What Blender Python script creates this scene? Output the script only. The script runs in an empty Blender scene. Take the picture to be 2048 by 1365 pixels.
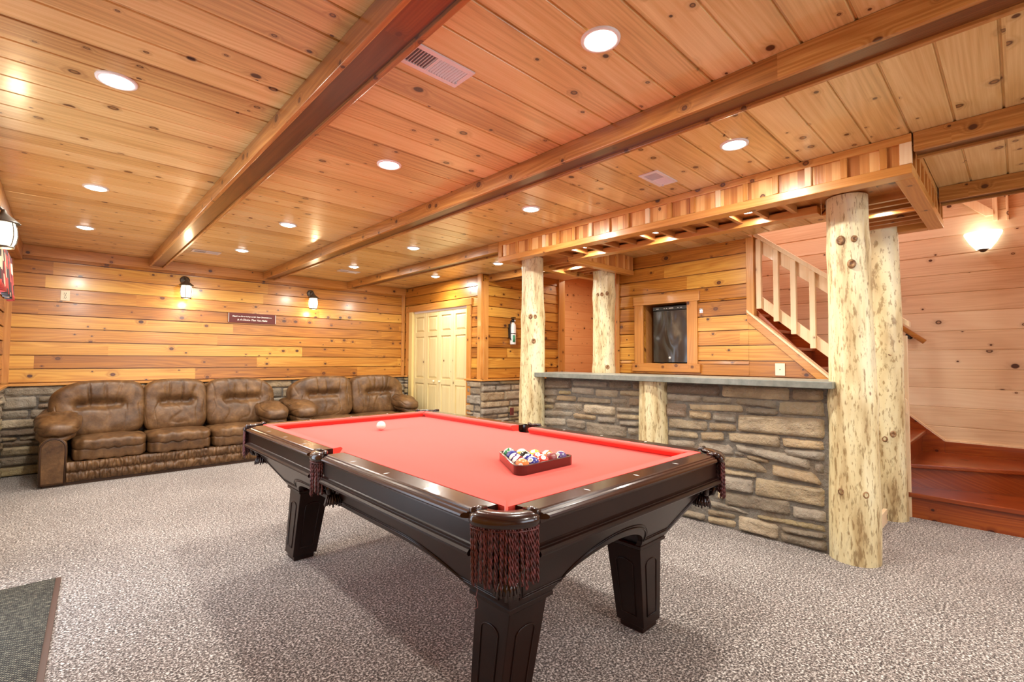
import bpy, bmesh, math, random
from mathutils import Vector, Matrix, noise
PI = math.pi
S = bpy.context.scene
COL = S.collection

# ------------------------------------------------------------------ camera, world, exposure
cam_d = bpy.data.cameras.new('camera'); cam = bpy.data.objects.new('camera', cam_d); COL.objects.link(cam)
cam_d.sensor_width = 36; cam_d.lens = 954.07 / 2048 * 36; cam_d.clip_start = .02
yaw, pit, rol = .754868, .0384323, .00465204
fw = Vector((math.sin(yaw)*math.cos(pit), math.cos(yaw)*math.cos(pit), math.sin(pit)))
r0 = Vector((math.cos(yaw), -math.sin(yaw), 0)); u0 = r0.cross(fw)
rt = r0*math.cos(rol) + u0*math.sin(rol); up = rt.cross(fw)
cam.matrix_world = Matrix(((rt.x, up.x, -fw.x, 0), (rt.y, up.y, -fw.y, 0), (rt.z, up.z, -fw.z, 1.2), (0, 0, 0, 1)))
S.camera = cam
S.view_settings.view_transform = 'Standard'; S.view_settings.look = 'None'
S.view_settings.gamma = 1; S.view_settings.use_curve_mapping = False
S.view_settings.exposure = -0.9
S.cycles.use_denoising = True
S.cycles.max_bounces = 9; S.cycles.diffuse_bounces = 6; S.cycles.glossy_bounces = 4
S.cycles.sample_clamp_indirect = 6
S.cycles.use_adaptive_sampling = True; S.cycles.adaptive_threshold = .02
W = bpy.data.worlds.new('World'); S.world = W; W.use_nodes = True
W.node_tree.nodes['Background'].inputs[0].default_value = (.80, .88, 1, 1)
W.node_tree.nodes['Background'].inputs[1].default_value = 6.0
CAN_W, CANOPY_W, LANTERN_W, SCONCE_W, STAIR_W, WINDOW_W = 37, 8, 9, 1.6, 85, 24
WARM = (1, .94, .84)
def light(name, kind, loc, power, col=WARM, size=.1, rot=(0, 0, 0), sizey=None, spread=None):
    d = bpy.data.lights.new(name, kind); d.energy = power; d.color = col
    if kind == 'AREA':
        d.size = size; d.shape = 'DISK'
        if sizey: d.shape = 'RECTANGLE'; d.size_y = sizey
        if spread: d.spread = spread
    else: d.shadow_soft_size = size
    o = bpy.data.objects.new(name, d); COL.objects.link(o); o.location = loc; o.rotation_euler = rot
    return o
# daylight through the windows of the left wall and the wall behind the camera
light('window_daylight', 'AREA', (-.52, 5.2, 1.5), WINDOW_W*.5, (.80, .88, 1), 1.0, (0, -PI/2, 0), .95)
light('door_daylight', 'AREA', (-.52, 3.0, 1.15), WINDOW_W*.8, (.80, .88, 1), 1.8, (0, -PI/2, 0), .75)
light('rear_window_daylight', 'AREA', (1.6, -2.58, 1.5), WINDOW_W*1.5, (.85, .91, 1), 2.2, (PI/2, 0, 0), 1.1)
light('rear_window_daylight', 'AREA', (4.0, -2.58, 1.5), WINDOW_W*.9, (.85, .91, 1), 1.1, (PI/2, 0, 0), 1.1)
light('shaft_fill', 'AREA', (5.25, 1.6, 4.1), STAIR_W, (1, .88, .86), .8, (0, 0, 0))  # added lamp, out of view, lighting the stair shaft from above
light('hall_fill', 'AREA', (6.6, 4.6, 2.75), 75, (1, .86, .66), .4, (0, 0, 0))  # unseen lamp that brightens the hall boards

# ------------------------------------------------------------------ mesh helpers
def world_origin(p):
    v = Vector((0, 0, 0))
    while p: v += Vector(p.location); p = p.parent
    return v
class MB:
    def __init__(s): s.v = []; s.f = []; s.t = []; s.cur = None; s.sm = []
    def add(s, vs, fs, tone=None, smooth=False):
        n = len(s.v); s.v += [tuple(p) for p in vs]; s.f += [tuple(n+i for i in f) for f in fs]
        s.t += [tone or (1, 1, 1, 1)]*len(vs); s.sm += [smooth]*len(fs); return s
    def box(s, x0, x1, y0, y1, z0, z1, tone=None):
        vs = [(x, y, z) for x in (x0, x1) for y in (y0, y1) for z in (z0, z1)]
        return s.add(vs, [(0, 1, 3, 2), (4, 6, 7, 5), (0, 4, 5, 1), (2, 3, 7, 6), (0, 2, 6, 4), (1, 5, 7, 3)], tone)
    def quad8(s, lo, hi, tone=None, smooth=False):   # two rings of n points -> closed prism
        n = len(lo); vs = list(lo)+list(hi)
        fs = [tuple(range(n))[::-1], tuple(range(n, 2*n))] + [(i, (i+1) % n, n+(i+1) % n, n+i) for i in range(n)]
        return s.add(vs, fs, tone, smooth)
    def prism(s, poly, axis, a, b, tone=None):       # 2D polygon extruded along an axis
        def P(p, t):
            if axis == 'x': return (t, p[0], p[1])
            if axis == 'y': return (p[0], t, p[1])
            return (p[0], p[1], t)
        return s.quad8([P(p, a) for p in poly], [P(p, b) for p in poly], tone)
    def cyl(s, p0, p1, r0, r1=None, n=16, tone=None, caps=True):
        p0 = Vector(p0); p1 = Vector(p1); r1 = r0 if r1 is None else r1
        return s.tube([p0, p1], [r0, r1], n, tone, caps)
    def tube(s, pts, rad, n=8, tone=None, caps=True):
        pts = [Vector(p) for p in pts]; m = len(pts)
        if not hasattr(rad, '__len__'): rad = [rad]*m
        d0 = (pts[1]-pts[0]).normalized(); a = Vector((0, 0, 1)) if abs(d0.z) < .9 else Vector((1, 0, 0))
        a = (a - d0*a.dot(d0)).normalized(); vs = []
        for i, p in enumerate(pts):
            d = (pts[min(i+1, m-1)]-pts[max(i-1, 0)]).normalized()
            a = (a - d*a.dot(d)).normalized(); b = d.cross(a)
            vs += [p+(a*math.cos(2*PI*k/n)+b*math.sin(2*PI*k/n))*rad[i] for k in range(n)]
        fs = [(i*n+k, i*n+(k+1) % n, (i+1)*n+(k+1) % n, (i+1)*n+k) for i in range(m-1) for k in range(n)]
        if caps: fs += [tuple(range(n))[::-1], tuple(range((m-1)*n, m*n))]
        return s.add(vs, fs, tone, True)
    def lathe(s, prof, c=(0, 0, 0), n=24, tone=None, axis='z', a0=0, a1=2*PI):
        full = abs(a1-a0-2*PI) < 1e-6; m = n if full else n+1; vs = []
        for r, z in prof:
            for k in range(m):
                a = a0+(a1-a0)*k/n; x, y = r*math.cos(a), r*math.sin(a)
                q = (x, y, z) if axis == 'z' else ((x, z, y) if axis == 'y' else (z, x, y))
                vs.append((c[0]+q[0], c[1]+q[1], c[2]+q[2]))
        fs = []
        for i in range(len(prof)-1):
            for k in range(n if full else n):
                k2 = (k+1) % m
                fs.append((i*m+k, i*m+k2, (i+1)*m+k2, (i+1)*m+k))
        return s.add(vs, fs, tone, True)
    def build(s, name, mat, parent=None, bevel=0, smooth=None, origin=None, seg=2):
        o0 = Vector(origin) if origin is not None else world_origin(parent)
        me = bpy.data.meshes.new(name)
        sh = o0 if (origin is not None or parent) else Vector((0, 0, 0))
        me.from_pydata([(p[0]-sh.x, p[1]-sh.y, p[2]-sh.z) for p in s.v], [], s.f)
        bm = bmesh.new(); bm.from_mesh(me); bmesh.ops.recalc_face_normals(bm, faces=bm.faces); bm.to_mesh(me); bm.free()
        for p, sm in zip(me.polygons, s.sm): p.use_smooth = sm if smooth is None else smooth
        ca = me.color_attributes.new('tone', 'FLOAT_COLOR', 'POINT')
        ca.data.foreach_set('color', [c for t in s.t for c in t])
        me.materials.append(mat)
        o = bpy.data.objects.new(name, me); COL.objects.link(o)
        if parent: o.parent = parent
        if origin is not None and not parent: o.location = o0
        if bevel:
            b = o.modifiers.new('b', 'BEVEL'); b.width = bevel; b.segments = seg; b.limit_method = 'ANGLE'; b.angle_limit = .6
            b.harden_normals = False
        return o
def tag(o, label=None, cat=None, group=None, kind=None):
    if label: o['label'] = label
    if cat: o['category'] = cat
    if group: o['group'] = group
    if kind: o['kind'] = kind
    return o
def thing(name, label, cat, loc=(0, 0, 0), group=None, rz=0):
    o = bpy.data.objects.new(name, None); COL.objects.link(o); o.location = loc; o.rotation_euler.z = rz
    o.empty_display_size = .1
    return tag(o, label, cat, group)
def text(parent, txt, size, loc, rot, mat, name='lettering', shear=0, extrude=.0006, offset=0):
    c = bpy.data.curves.new(name, 'FONT'); c.body = txt; c.size = size; c.align_x = 'CENTER'; c.align_y = 'CENTER'; c.shear = shear; c.extrude = extrude; c.offset = offset
    tmp = bpy.data.objects.new(name, c); COL.objects.link(tmp)
    me = bpy.data.meshes.new_from_object(tmp.evaluated_get(bpy.context.evaluated_depsgraph_get())); bpy.data.objects.remove(tmp); bpy.data.curves.remove(c)
    me.materials.clear(); me.materials.append(mat); o = bpy.data.objects.new(name, me); COL.objects.link(o)
    o.parent = parent; o.location = loc; o.rotation_euler = rot; return o
def struct(o): o['kind'] = 'structure'; return o
def copy_tree(o, parent=None):
    c = o.copy(); COL.objects.link(c)
    if parent: c.parent = parent
    for ch in list(o.children): copy_tree(ch, c)
    return c

# ------------------------------------------------------------------ materials
class NT:
    def __init__(s, name):
        s.m = bpy.data.materials.new(name); s.m.use_nodes = True; s.t = s.m.node_tree; s.b = s.t.nodes['Principled BSDF']
    def n(s, k, **kw):
        x = s.t.nodes.new(k)
        for a, b in kw.items(): setattr(x, a, b)
        return x
    def l(s, a, b): s.t.links.new(a, b)
    def put(s, sock, v):
        if isinstance(v, bpy.types.NodeSocket): s.l(v, sock)
        else: sock.default_value = v
    def math(s, op, a, b=0, c=0, clamp=False):
        x = s.n('ShaderNodeMath', operation=op, use_clamp=clamp); s.put(x.inputs[0], a); s.put(x.inputs[1], b); s.put(x.inputs[2], c); return x.outputs[0]
    def xyz(s, x, y, z):
        c = s.n('ShaderNodeCombineXYZ'); s.put(c.inputs[0], x); s.put(c.inputs[1], y); s.put(c.inputs[2], z); return c.outputs[0]
    def noise(s, vec, scale, detail=3, rough=.55, dist=0):
        x = s.n('ShaderNodeTexNoise'); s.l(vec, x.inputs['Vector']); s.put(x.inputs['Scale'], scale)
        x.inputs['Detail'].default_value = detail; x.inputs['Roughness'].default_value = rough; x.inputs['Distortion'].default_value = dist
        return x.outputs['Fac']
    def white(s, v):
        x = s.n('ShaderNodeTexWhiteNoise', noise_dimensions='1D'); s.put(x.inputs['W'], v); return x.outputs['Value'], x.outputs['Color']
    def voro(s, vec, scale, rnd=1, feature='F1'):
        x = s.n('ShaderNodeTexVoronoi', feature=feature); s.l(vec, x.inputs['Vector']); x.inputs['Scale'].default_value = scale
        x.inputs['Randomness'].default_value = rnd; return x.outputs
    def ramp(s, f, stops, mode='LINEAR'):
        x = s.n('ShaderNodeValToRGB'); cr = x.color_ramp; cr.interpolation = mode
        while len(cr.elements) < len(stops): cr.elements.new(.5)
        for e, (p, c) in zip(cr.elements, stops): e.position = p; e.color = (*c, 1) if len(c) == 3 else c
        s.put(x.inputs[0], f); return x.outputs[0]
    def mix(s, f, a, b, mode='MIX'):
        x = s.n('ShaderNodeMix', data_type='RGBA', blend_type=mode); s.put(x.inputs[0], f)
        for k, v in ((6, a), (7, b)):
            if isinstance(v, tuple) and len(v) == 3: v = (*v, 1)
            s.put(x.inputs[k], v)
        return x.outputs[2]
    def maprange(s, v, a, b, c, d):
        x = s.n('ShaderNodeMapRange'); s.put(x.inputs[0], v)
        for i, q in enumerate((a, b, c, d)): x.inputs[i+1].default_value = q
        return x.outputs[0]
    def obj(s):
        tc = s.n('ShaderNodeTexCoord'); sp = s.n('ShaderNodeSeparateXYZ'); s.l(tc.outputs['Object'], sp.inputs[0])
        return tc.outputs['Object'], sp.outputs
    def bump(s, h, dist=.002, strength=.6):
        b = s.n('ShaderNodeBump'); b.inputs['Distance'].default_value = dist; b.inputs['Strength'].default_value = strength
        s.l(h, b.inputs['Height']); s.l(b.outputs[0], s.b.inputs['Normal'])
    def set(s, **kw):
        for k, v in kw.items():
            nm = {'base': 'Base Color', 'rough': 'Roughness', 'coat': 'Coat Weight', 'coatr': 'Coat Roughness', 'metal': 'Metallic', 'spec': 'Specular IOR Level',
                  'sheen': 'Sheen Weight', 'sheenr': 'Sheen Roughness', 'emis': 'Emission Color', 'emiss': 'Emission Strength', 'trans': 'Transmission Weight', 'ior': 'IOR'}[k]
            if isinstance(v, tuple) and len(v) == 3: v = (*v, 1)
            s.put(s.b.inputs[nm], v)
        return s.m
def plain(name, col, rough=.5, **kw):
    return NT(name).set(base=col, rough=rough, **kw)
def wood(name, along, across, pitch, off, c_dark, c_mid, c_light, knot=(.075, .022, .008), board=2.4, grain=1.0, knots=1.0, rough=.35, coat=.25, coatr=.12, var=.55, kscale=1.0, spread=1.0):
    """Planks: 'along' = grain axis, 'across' = axis the boards are counted along."""
    t = NT(name); _, o = t.obj(); third = 3-along-across
    u, v, w = o[along], o[across], o[third]
    row = t.math('FLOOR', t.math('DIVIDE', t.math('SUBTRACT', v, off), pitch))
    r1, _ = t.white(t.math('ADD', row, 3.7))
    seg = t.math('FLOOR', t.math('DIVIDE', t.math('ADD', u, t.math('MULTIPLY', r1, 7.3)), board))
    bid = t.math('ADD', t.math('MULTIPLY', row, 13.13), t.math('MULTIPLY', seg, 5.77))
    bv, bc = t.white(bid)
    shift = t.math('MULTIPLY', bv, 37.0)
    vv = t.math('ADD', v, w)
    # knots
    kv = t.xyz(t.math('ADD', t.math('MULTIPLY', u, 6.2/kscale), shift), t.math('ADD', t.math('MULTIPLY', vv, 7.6/kscale), shift), 0)
    vn = t.n('ShaderNodeTexVoronoi', voronoi_dimensions='2D'); t.l(kv, vn.inputs['Vector']); vn.inputs['Scale'].default_value = 1; vn.inputs['Randomness'].default_value = .9
    kd = vn.outputs['Distance']; kc = t.n('ShaderNodeSeparateXYZ'); t.l(vn.outputs['Color'], kc.inputs[0])
    on = t.math('GREATER_THAN', kc.outputs[0], 1-.30*knots)
    ksz = t.math('ADD', .055, t.math('MULTIPLY', t.math('POWER', kc.outputs[1], 2), .125))
    kk = t.math('SUBTRACT', 1, t.math('DIVIDE', kd, ksz), clamp=True)
    core = t.math('MULTIPLY', t.math('MULTIPLY', kk, 3.5, clamp=True), on)
    inner = t.math('MULTIPLY', t.math('MULTIPLY', t.math('SUBTRACT', kk, .38, clamp=True), 4, clamp=True), t.math('MULTIPLY', on, t.math('GREATER_THAN', kc.outputs[2], .45)))
    halo = t.math('MULTIPLY', t.math('POWER', t.math('SUBTRACT', 1, t.math('DIVIDE', kd, t.math('MULTIPLY', ksz, 3.2)), clamp=True), 2), on)
    # grain
    gx = t.xyz(t.math('ADD', t.math('MULTIPLY', u, .42), shift), t.math('MULTIPLY', vv, 5.0), shift)
    warp = t.noise(gx, 1.3, 2, .45)
    q = t.math('ADD', t.math('MULTIPLY', vv, 16.0), t.math('ADD', t.math('MULTIPLY', warp, 6.0), t.math('MULTIPLY', halo, 1.6)))
    ring = t.math('ABSOLUTE', t.math('SUBTRACT', t.math('FRACT', t.math('MULTIPLY', q, 1.6*grain)), .5))
    ring = t.math('MULTIPLY', ring, 2)
    fine = t.noise(t.xyz(t.math('ADD', t.math('MULTIPLY', u, 2.2), shift), t.math('MULTIPLY', vv, 150), shift), 1.0, 3, .6)
    broad = t.noise(gx, .9, 3, .5)
    f = t.math('ADD', t.math('ADD', t.math('MULTIPLY', ring, .13*spread), t.math('MULTIPLY', fine, .36*spread)),
               t.math('ADD', t.math('MULTIPLY', broad, .50*spread), t.math('MULTIPLY', t.math('SUBTRACT', bv, .5), var)))
    f = t.math('ADD', f, .5-.495*spread)
    col = t.ramp(f, [(.12, c_dark), (.48, c_mid), (.88, c_light)])
    col = t.mix(t.math('MULTIPLY', halo, .7), col, t.mix(.45, c_dark, knot))
    col = t.mix(core, col, knot)
    col = t.mix(t.math('MULTIPLY', inner, .7), col, c_dark)
    t.set(base=col, rough=rough, coat=coat, coatr=coatr)
    t.bump(t.math('ADD', t.math('MULTIPLY', fine, .5), t.math('MULTIPLY', ring, .4)), .0012, .35)
    return t.m
CEIL_C = ((.36, .19, .06), (.67, .45, .18), (.86, .68, .36))
CED_C = ((.18, .050, .006), (.48, .19, .024), (.78, .45, .085))
PINK_C = ((.54, .34, .19), (.74, .56, .36), (.85, .71, .51))
M = {}
M['ceil'] = wood('ceiling_pine', 0, 1, .1655, .004, *CEIL_C, spread=1.2, rough=.30, coat=.5, coatr=.16, board=60, var=.35, kscale=.9)
M['cedarX'] = wood('cedar_siding', 0, 2, .1412, .0853, *CED_C, spread=1.3, knots=1.15, board=2.1, var=.42, coat=.35, coatr=.18, grain=1.1)
M['cedarY'] = wood('cedar_siding_y', 1, 2, .1465, .0195, *CED_C, spread=1.3, knots=1.3, board=2.3, var=.36, coat=.3, coatr=.18)
M['cedarYc'] = wood('cedar_siding_closet', 1, 2, .1412, .0853, *CED_C, spread=1.25, board=9, var=.4, coat=.35, coatr=.15)
M['pinkY'] = wood('stair_pine', 1, 2, .1715, .1, *PINK_C, board=60, var=.3, rough=.45, coat=.1, kscale=1.1, knots=.9)
M['pinkX'] = wood('hall_pine', 0, 2, .1715, .1, (.62, .28, .12), (.74, .38, .17), (.82, .48, .24), board=60, var=.2, rough=.45, coat=.1)
BEAM_C = ((.17, .055, .010), (.40, .165, .036), (.68, .38, .12))
M['beam'] = wood('beam_cedar', 1, 0, 40, -20, *BEAM_C, board=2.9, var=.14, coat=.3, coatr=.15, knots=1.9, grain=1.5, spread=1.35, kscale=.9)
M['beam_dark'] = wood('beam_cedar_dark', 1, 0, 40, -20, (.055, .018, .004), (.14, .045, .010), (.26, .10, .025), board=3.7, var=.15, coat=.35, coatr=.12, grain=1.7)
M['trimZ'] = wood('cedar_trim', 2, 0, 40, -20, (.30, .10, .018), (.54, .23, .05), (.78, .45, .14), board=60, var=.2, coat=.3)
M['trimY'] = wood('cedar_trim_y', 1, 2, 40, -20, (.30, .10, .018), (.54, .23, .05), (.78, .45, .14), board=60, var=.2, coat=.3)
M['trimX'] = wood('cedar_trim_x', 0, 2, 40, -20, (.30, .10, .018), (.54, .23, .05), (.78, .45, .14), board=60, var=.2, coat=.3)
M['panel'] = wood('canopy_panel', 2, 1, .043, 0, (.42, .16, .04), (.62, .29, .085), (.86, .54, .22), board=60, var=.9, coat=.25, knots=.6)
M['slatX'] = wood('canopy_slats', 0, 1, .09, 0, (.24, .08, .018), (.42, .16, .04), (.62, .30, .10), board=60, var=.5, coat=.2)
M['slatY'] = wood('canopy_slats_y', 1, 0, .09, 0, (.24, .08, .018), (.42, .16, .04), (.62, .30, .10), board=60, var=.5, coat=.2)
M['pale'] = wood('pale_pine', 2, 1, 40, -20, (.70, .46, .24), (.82, .62, .38), (.90, .76, .54), board=60, var=.2, rough=.5, coat=.05, knots=.6)
M['door'] = wood('unfinished_pine_door', 2, 1, .353, 5.284, (.60, .46, .20), (.74, .62, .32), (.82, .73, .44), board=60, var=.3, rough=.5, coat=.05, knots=.15)
M['redwood'] = wood('red_stained_pine', 1, 0, 40, -20, (.09, .010, .002), (.25, .042, .006), (.50, .14, .02), knot=(.05, .006, .002), board=60, var=.1, rough=.28, coat=.45, coatr=.1, grain=1.3)
def mat_log():
    t = NT('peeled_log'); v, o = t.obj()
    ang = t.math('ARCTAN2', o[1], o[0])
    cs, sn = t.math('COSINE', ang), t.math('SINE', ang)
    p = t.xyz(t.math('MULTIPLY', cs, .12), t.math('MULTIPLY', sn, .12), t.math('MULTIPLY', o[2], .22))
    big = t.noise(t.xyz(cs, sn, t.math('MULTIPLY', o[2], 1.2)), 1.3, 3, .5)
    fl = t.noise(p, 42, 4, .65, .2)
    fl2 = t.noise(p, 85, 2, .6)
    col = t.ramp(big, [(.3, (.46, .32, .14)), (.48, (.76, .66, .38)), (.62, (.83, .77, .50)), (.8, (.58, .51, .38))])
    thr = t.math('ADD', fl, t.math('MULTIPLY', t.math('SUBTRACT', big, .5), -.35))
    k = t.maprange(thr, .56, .64, 0, 1)
    col = t.mix(t.math('MULTIPLY', k, .6, clamp=True), col, (.20, .11, .03))
    k2 = t.maprange(fl2, .58, .66, 0, .7); col = t.mix(k2, col, (.30, .19, .07))
    vo = t.voro(t.xyz(t.math('MULTIPLY', cs, .55), t.math('MULTIPLY', sn, .55), t.math('MULTIPLY', o[2], 2.1)), 2.3)
    kk = t.maprange(vo['Distance'], .045, .085, 1, 0); col = t.mix(kk, col, (.22, .10, .04))
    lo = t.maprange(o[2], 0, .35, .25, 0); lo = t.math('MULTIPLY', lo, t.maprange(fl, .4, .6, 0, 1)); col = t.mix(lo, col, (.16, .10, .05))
    t.set(base=col, rough=.42, coat=.12, coatr=.25); t.bump(t.math('ADD', fl, t.math('MULTIPLY', fl2, .4)), .004, .4); return t.m
M['log'] = mat_log()
def mat_stone():
    t = NT('ledge_stone'); v, o = t.obj(); a = t.n('ShaderNodeVertexColor', layer_name='tone')
    n1 = t.noise(v, 9, 5, .65, .4); n2 = t.noise(v, 45, 4, .7); n3 = t.noise(v, 4, 2, .5)
    c = t.mix(t.maprange(n1, .35, .72, 0, 1), a.outputs[0], t.mix(.5, a.outputs[0], (.16, .12, .09)), 'MIX')
    c = t.mix(t.maprange(n3, .5, .7, 0, .5), c, (.30, .22, .13))
    c = t.mix(t.maprange(n2, .5, .75, 0, .4), c, (.40, .37, .32))
    t.set(base=c, rough=.72, spec=.35); t.bump(t.math('ADD', n1, t.math('MULTIPLY', n2, .8)), .022, .9); return t.m
M['stone'] = mat_stone()
def speck(name, scale, stops, rough, bd, bs=.8, sheen=0):
    t = NT(name); v, o = t.obj(); n = t.noise(v, scale, 2, .7); vo = t.voro(v, scale*1.3)
    big = t.noise(v, 1.4, 3, .5)
    f = t.math('ADD', t.math('MULTIPLY', n, .9), t.math('MULTIPLY', vo['Distance'], .22))
    f = t.math('ADD', f, t.math('MULTIPLY', t.math('SUBTRACT', big, .5), .08))
    t.set(base=t.ramp(f, stops), rough=rough, spec=.1, sheen=sheen); t.bump(n, bd, bs); return t.m
M['carpet'] = speck('speckled_carpet', 105, [(.43, (.022, .015, .013)), (.54, (.135, .110, .097)), (.62, (.36, .322, .295)), (.715, (.80, .76, .73))], .95, .01, .7, .3)
def mat_mat():
    t = NT('woven_mat'); v, o = t.obj()
    a = t.math('SINE', t.math('MULTIPLY', o[0], 470)); b = t.math('SINE', t.math('MULTIPLY', o[1], 360)); n = t.noise(v, 60, 3)
    f = t.math('ADD', t.math('MULTIPLY', t.math('MULTIPLY', a, b), .35), n)
    t.set(base=t.ramp(f, [(.4, (.012, .011, .01)), (.62, (.05, .05, .038)), (.85, (.22, .21, .16))]), rough=.9); t.bump(f, .004, .8); return t.m
M['mat'] = mat_mat()
def mat_felt():
    t = NT('red_felt'); v, o = t.obj(); n = t.noise(v, 500, 2)
    t.set(base=t.ramp(n, [(.3, (.80, .065, .045)), (.7, (.86, .085, .06))]), rough=.95, spec=.05, sheen=.35, sheenr=.4); t.bump(n, .0005, .3); return t.m
M['felt'] = mat_felt()
def mat_mahog():
    t = NT('dark_mahogany'); v, o = t.obj(); n = t.noise(v, 7, 3, .5, .6)
    t.set(base=t.ramp(n, [(.3, (.010, .0028, .002)), (.7, (.020, .006, .0035))]), rough=.32, coat=.10, coatr=.15, spec=.28); return t.m
M['mahog'] = mat_mahog()
M['mahog_gloss'] = plain('gloss_mahogany', (.030, .009, .005), .24, coat=.3, coatr=.1, spec=.35)
M['rack'] = plain('rack_mahogany', (.045, .006, .004), .25, coat=.4)
def mat_leather():
    t = NT('brown_leather'); v, o = t.obj(); n = t.noise(v, 7, 4, .6, .5); m = t.noise(v, 42, 3, .6); w = t.noise(v, 320, 2)
    col = t.ramp(t.math('ADD', t.math('MULTIPLY', n, .8), t.math('MULTIPLY', m, .22)), [(.34, (.060, .028, .011)), (.52, (.125, .062, .023)), (.74, (.235, .125, .048))])
    t.set(base=col, rough=.43, spec=.5); t.bump(t.math('ADD', t.math('MULTIPLY', m, .8), t.math('MULTIPLY', w, .2)), .004, .45); return t.m
M['leather'] = mat_leather()
M['piping'] = plain('dark_piping', (.05, .022, .01), .5)
M['pocket'] = plain('pocket_leather', (.022, .008, .007), .22, coat=.6, coatr=.1)
def mat_fringe():
    t = NT('twisted_fringe'); v, o = t.obj(); n = t.noise(v, 60, 2)
    t.set(base=t.ramp(n, [(.35, (.035, .004, .004)), (.65, (.16, .035, .035))]), rough=.4, spec=.6); return t.m
M['fringe'] = mat_fringe()
M['fringe_light'] = plain('frayed_cord', (.30, .12, .12), .5)
M['black'] = plain('black_plastic', (.008, .008, .008), .3)
M['blackmetal'] = plain('dark_bronze', (.10, .085, .07), .45, metal=.5)
M['white'] = plain('white_enamel', (.80, .79, .78), .35)
M['vent'] = plain('vent_enamel', (.72, .68, .72), .4)
M['ventdark'] = plain('vent_shadow_plate', (.16, .12, .12), .8)
M['cream'] = plain('cream_plastic', (.84, .80, .60), .4)
M['slot'] = plain('outlet_slot', (.03, .025, .02), .6)
M['redplate'] = plain('maroon_plate', (.16, .035, .03), .5)
M['chrome'] = plain('chrome', (.75, .75, .78), .15, metal=1)
M['pearl'] = plain('pearl_inlay', (.85, .83, .80), .2)
M['sign'] = plain('maroon_sign', (.13, .018, .015), .5)
M['letter_glint'] = plain('white_letters_glints', (.85, .82, .78), .5)  # sign letters, also the glints painted on the fridge strip
def mat_conc():
    t = NT('concrete_top'); v, o = t.obj(); n = t.noise(v, 14, 5, .6)
    t.set(base=t.ramp(n, [(.3, (.15, .17, .145)), (.7, (.27, .29, .25))]), rough=.4, coat=.15); return t.m
M['concrete'] = mat_conc()
def emis(name, col, st): return NT(name).set(base=(0, 0, 0), emis=col, emiss=st)
M['lens'] = emis('lit_lens', (1, .95, .84), 30)
M['lens_soft'] = emis('lit_lens_small', (1, .94, .82), 24)
M['glow'] = emis('lit_glass', (1, .88, .66), 4.5)
M['bowl'] = emis('lit_alabaster', (1, .90, .76), 7)
M['glass'] = NT('clear_glass').set(base=(1, 1, 1), rough=.02, trans=1.0, ior=1.1)
def mat_fridge():
    t = NT('black_gloss_door'); v, o = t.obj(); n = t.noise(t.xyz(t.math('MULTIPLY', o[0], 1.0), t.math('MULTIPLY', o[1], 2.2), o[2]), 2.6, 1, .4, .6)
    t.set(base=(.02, .018, .016), rough=.16, spec=.8); t.bump(n, .04, .4); return t.m
M['fridge'] = mat_fridge()
def mat_curtain():
    t = NT('patchwork_cloth'); v, o = t.obj(); ck = t.voro(t.xyz(t.math('MULTIPLY', o[1], 1), 0, t.math('MULTIPLY', o[2], 1.3)), 9, .3)
    sp = t.n('ShaderNodeSeparateXYZ'); t.l(ck['Color'], sp.inputs[0])
    t.set(base=t.ramp(sp.outputs[0], [(0, (.03, .02, .02)), (.25, (.45, .05, .04)), (.5, (.10, .015, .02)), (.7, (.62, .42, .30)), (.85, (.06, .05, .05))], 'CONSTANT'), rough=.9); return t.m
M['curtain'] = mat_curtain()

# ------------------------------------------------------------------ structure
def siding(mb, plane, face, u0, u1, z0, z1, pitch, off, lap=.013, groove=.010, out=-1, tone=None):
    """Lapped boards on a vertical plane ('x' or 'y' constant); out = direction the boards face."""
    k = math.floor((z0-off)/pitch)
    while off+k*pitch < z1-1e-6:
        a = max(z0, off+k*pitch); b = min(z1, off+(k+1)*pitch)
        A = off+k*pitch
        prof = [(max(a, A+groove), lap), (b, lap*.35)]
        pts = [(a, -.012), (max(a, min(b, A+groove)), -.012 if a < A+groove else lap)] + [(max(a, min(b, A+groove)), lap), (b, lap*.3), (b, -.002)]
        vs = []
        for z, d in pts:
            for u in (u0, u1): vs.append((face+out*d, u, z) if plane == 'x' else (u, face+out*d, z))
        mb.add(vs, [(2*i, 2*i+1, 2*i+3, 2*i+2) for i in range(len(pts)-1)], tone)
        k += 1
    return mb
PAL = [(.42, .33, .21), (.30, .25, .18), (.44, .35, .18), (.36, .31, .24), (.52, .43, .30), (.28, .21, .15), (.42, .31, .18), (.34, .30, .24), (.50, .40, .25), (.42, .37, .29)]
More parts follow.
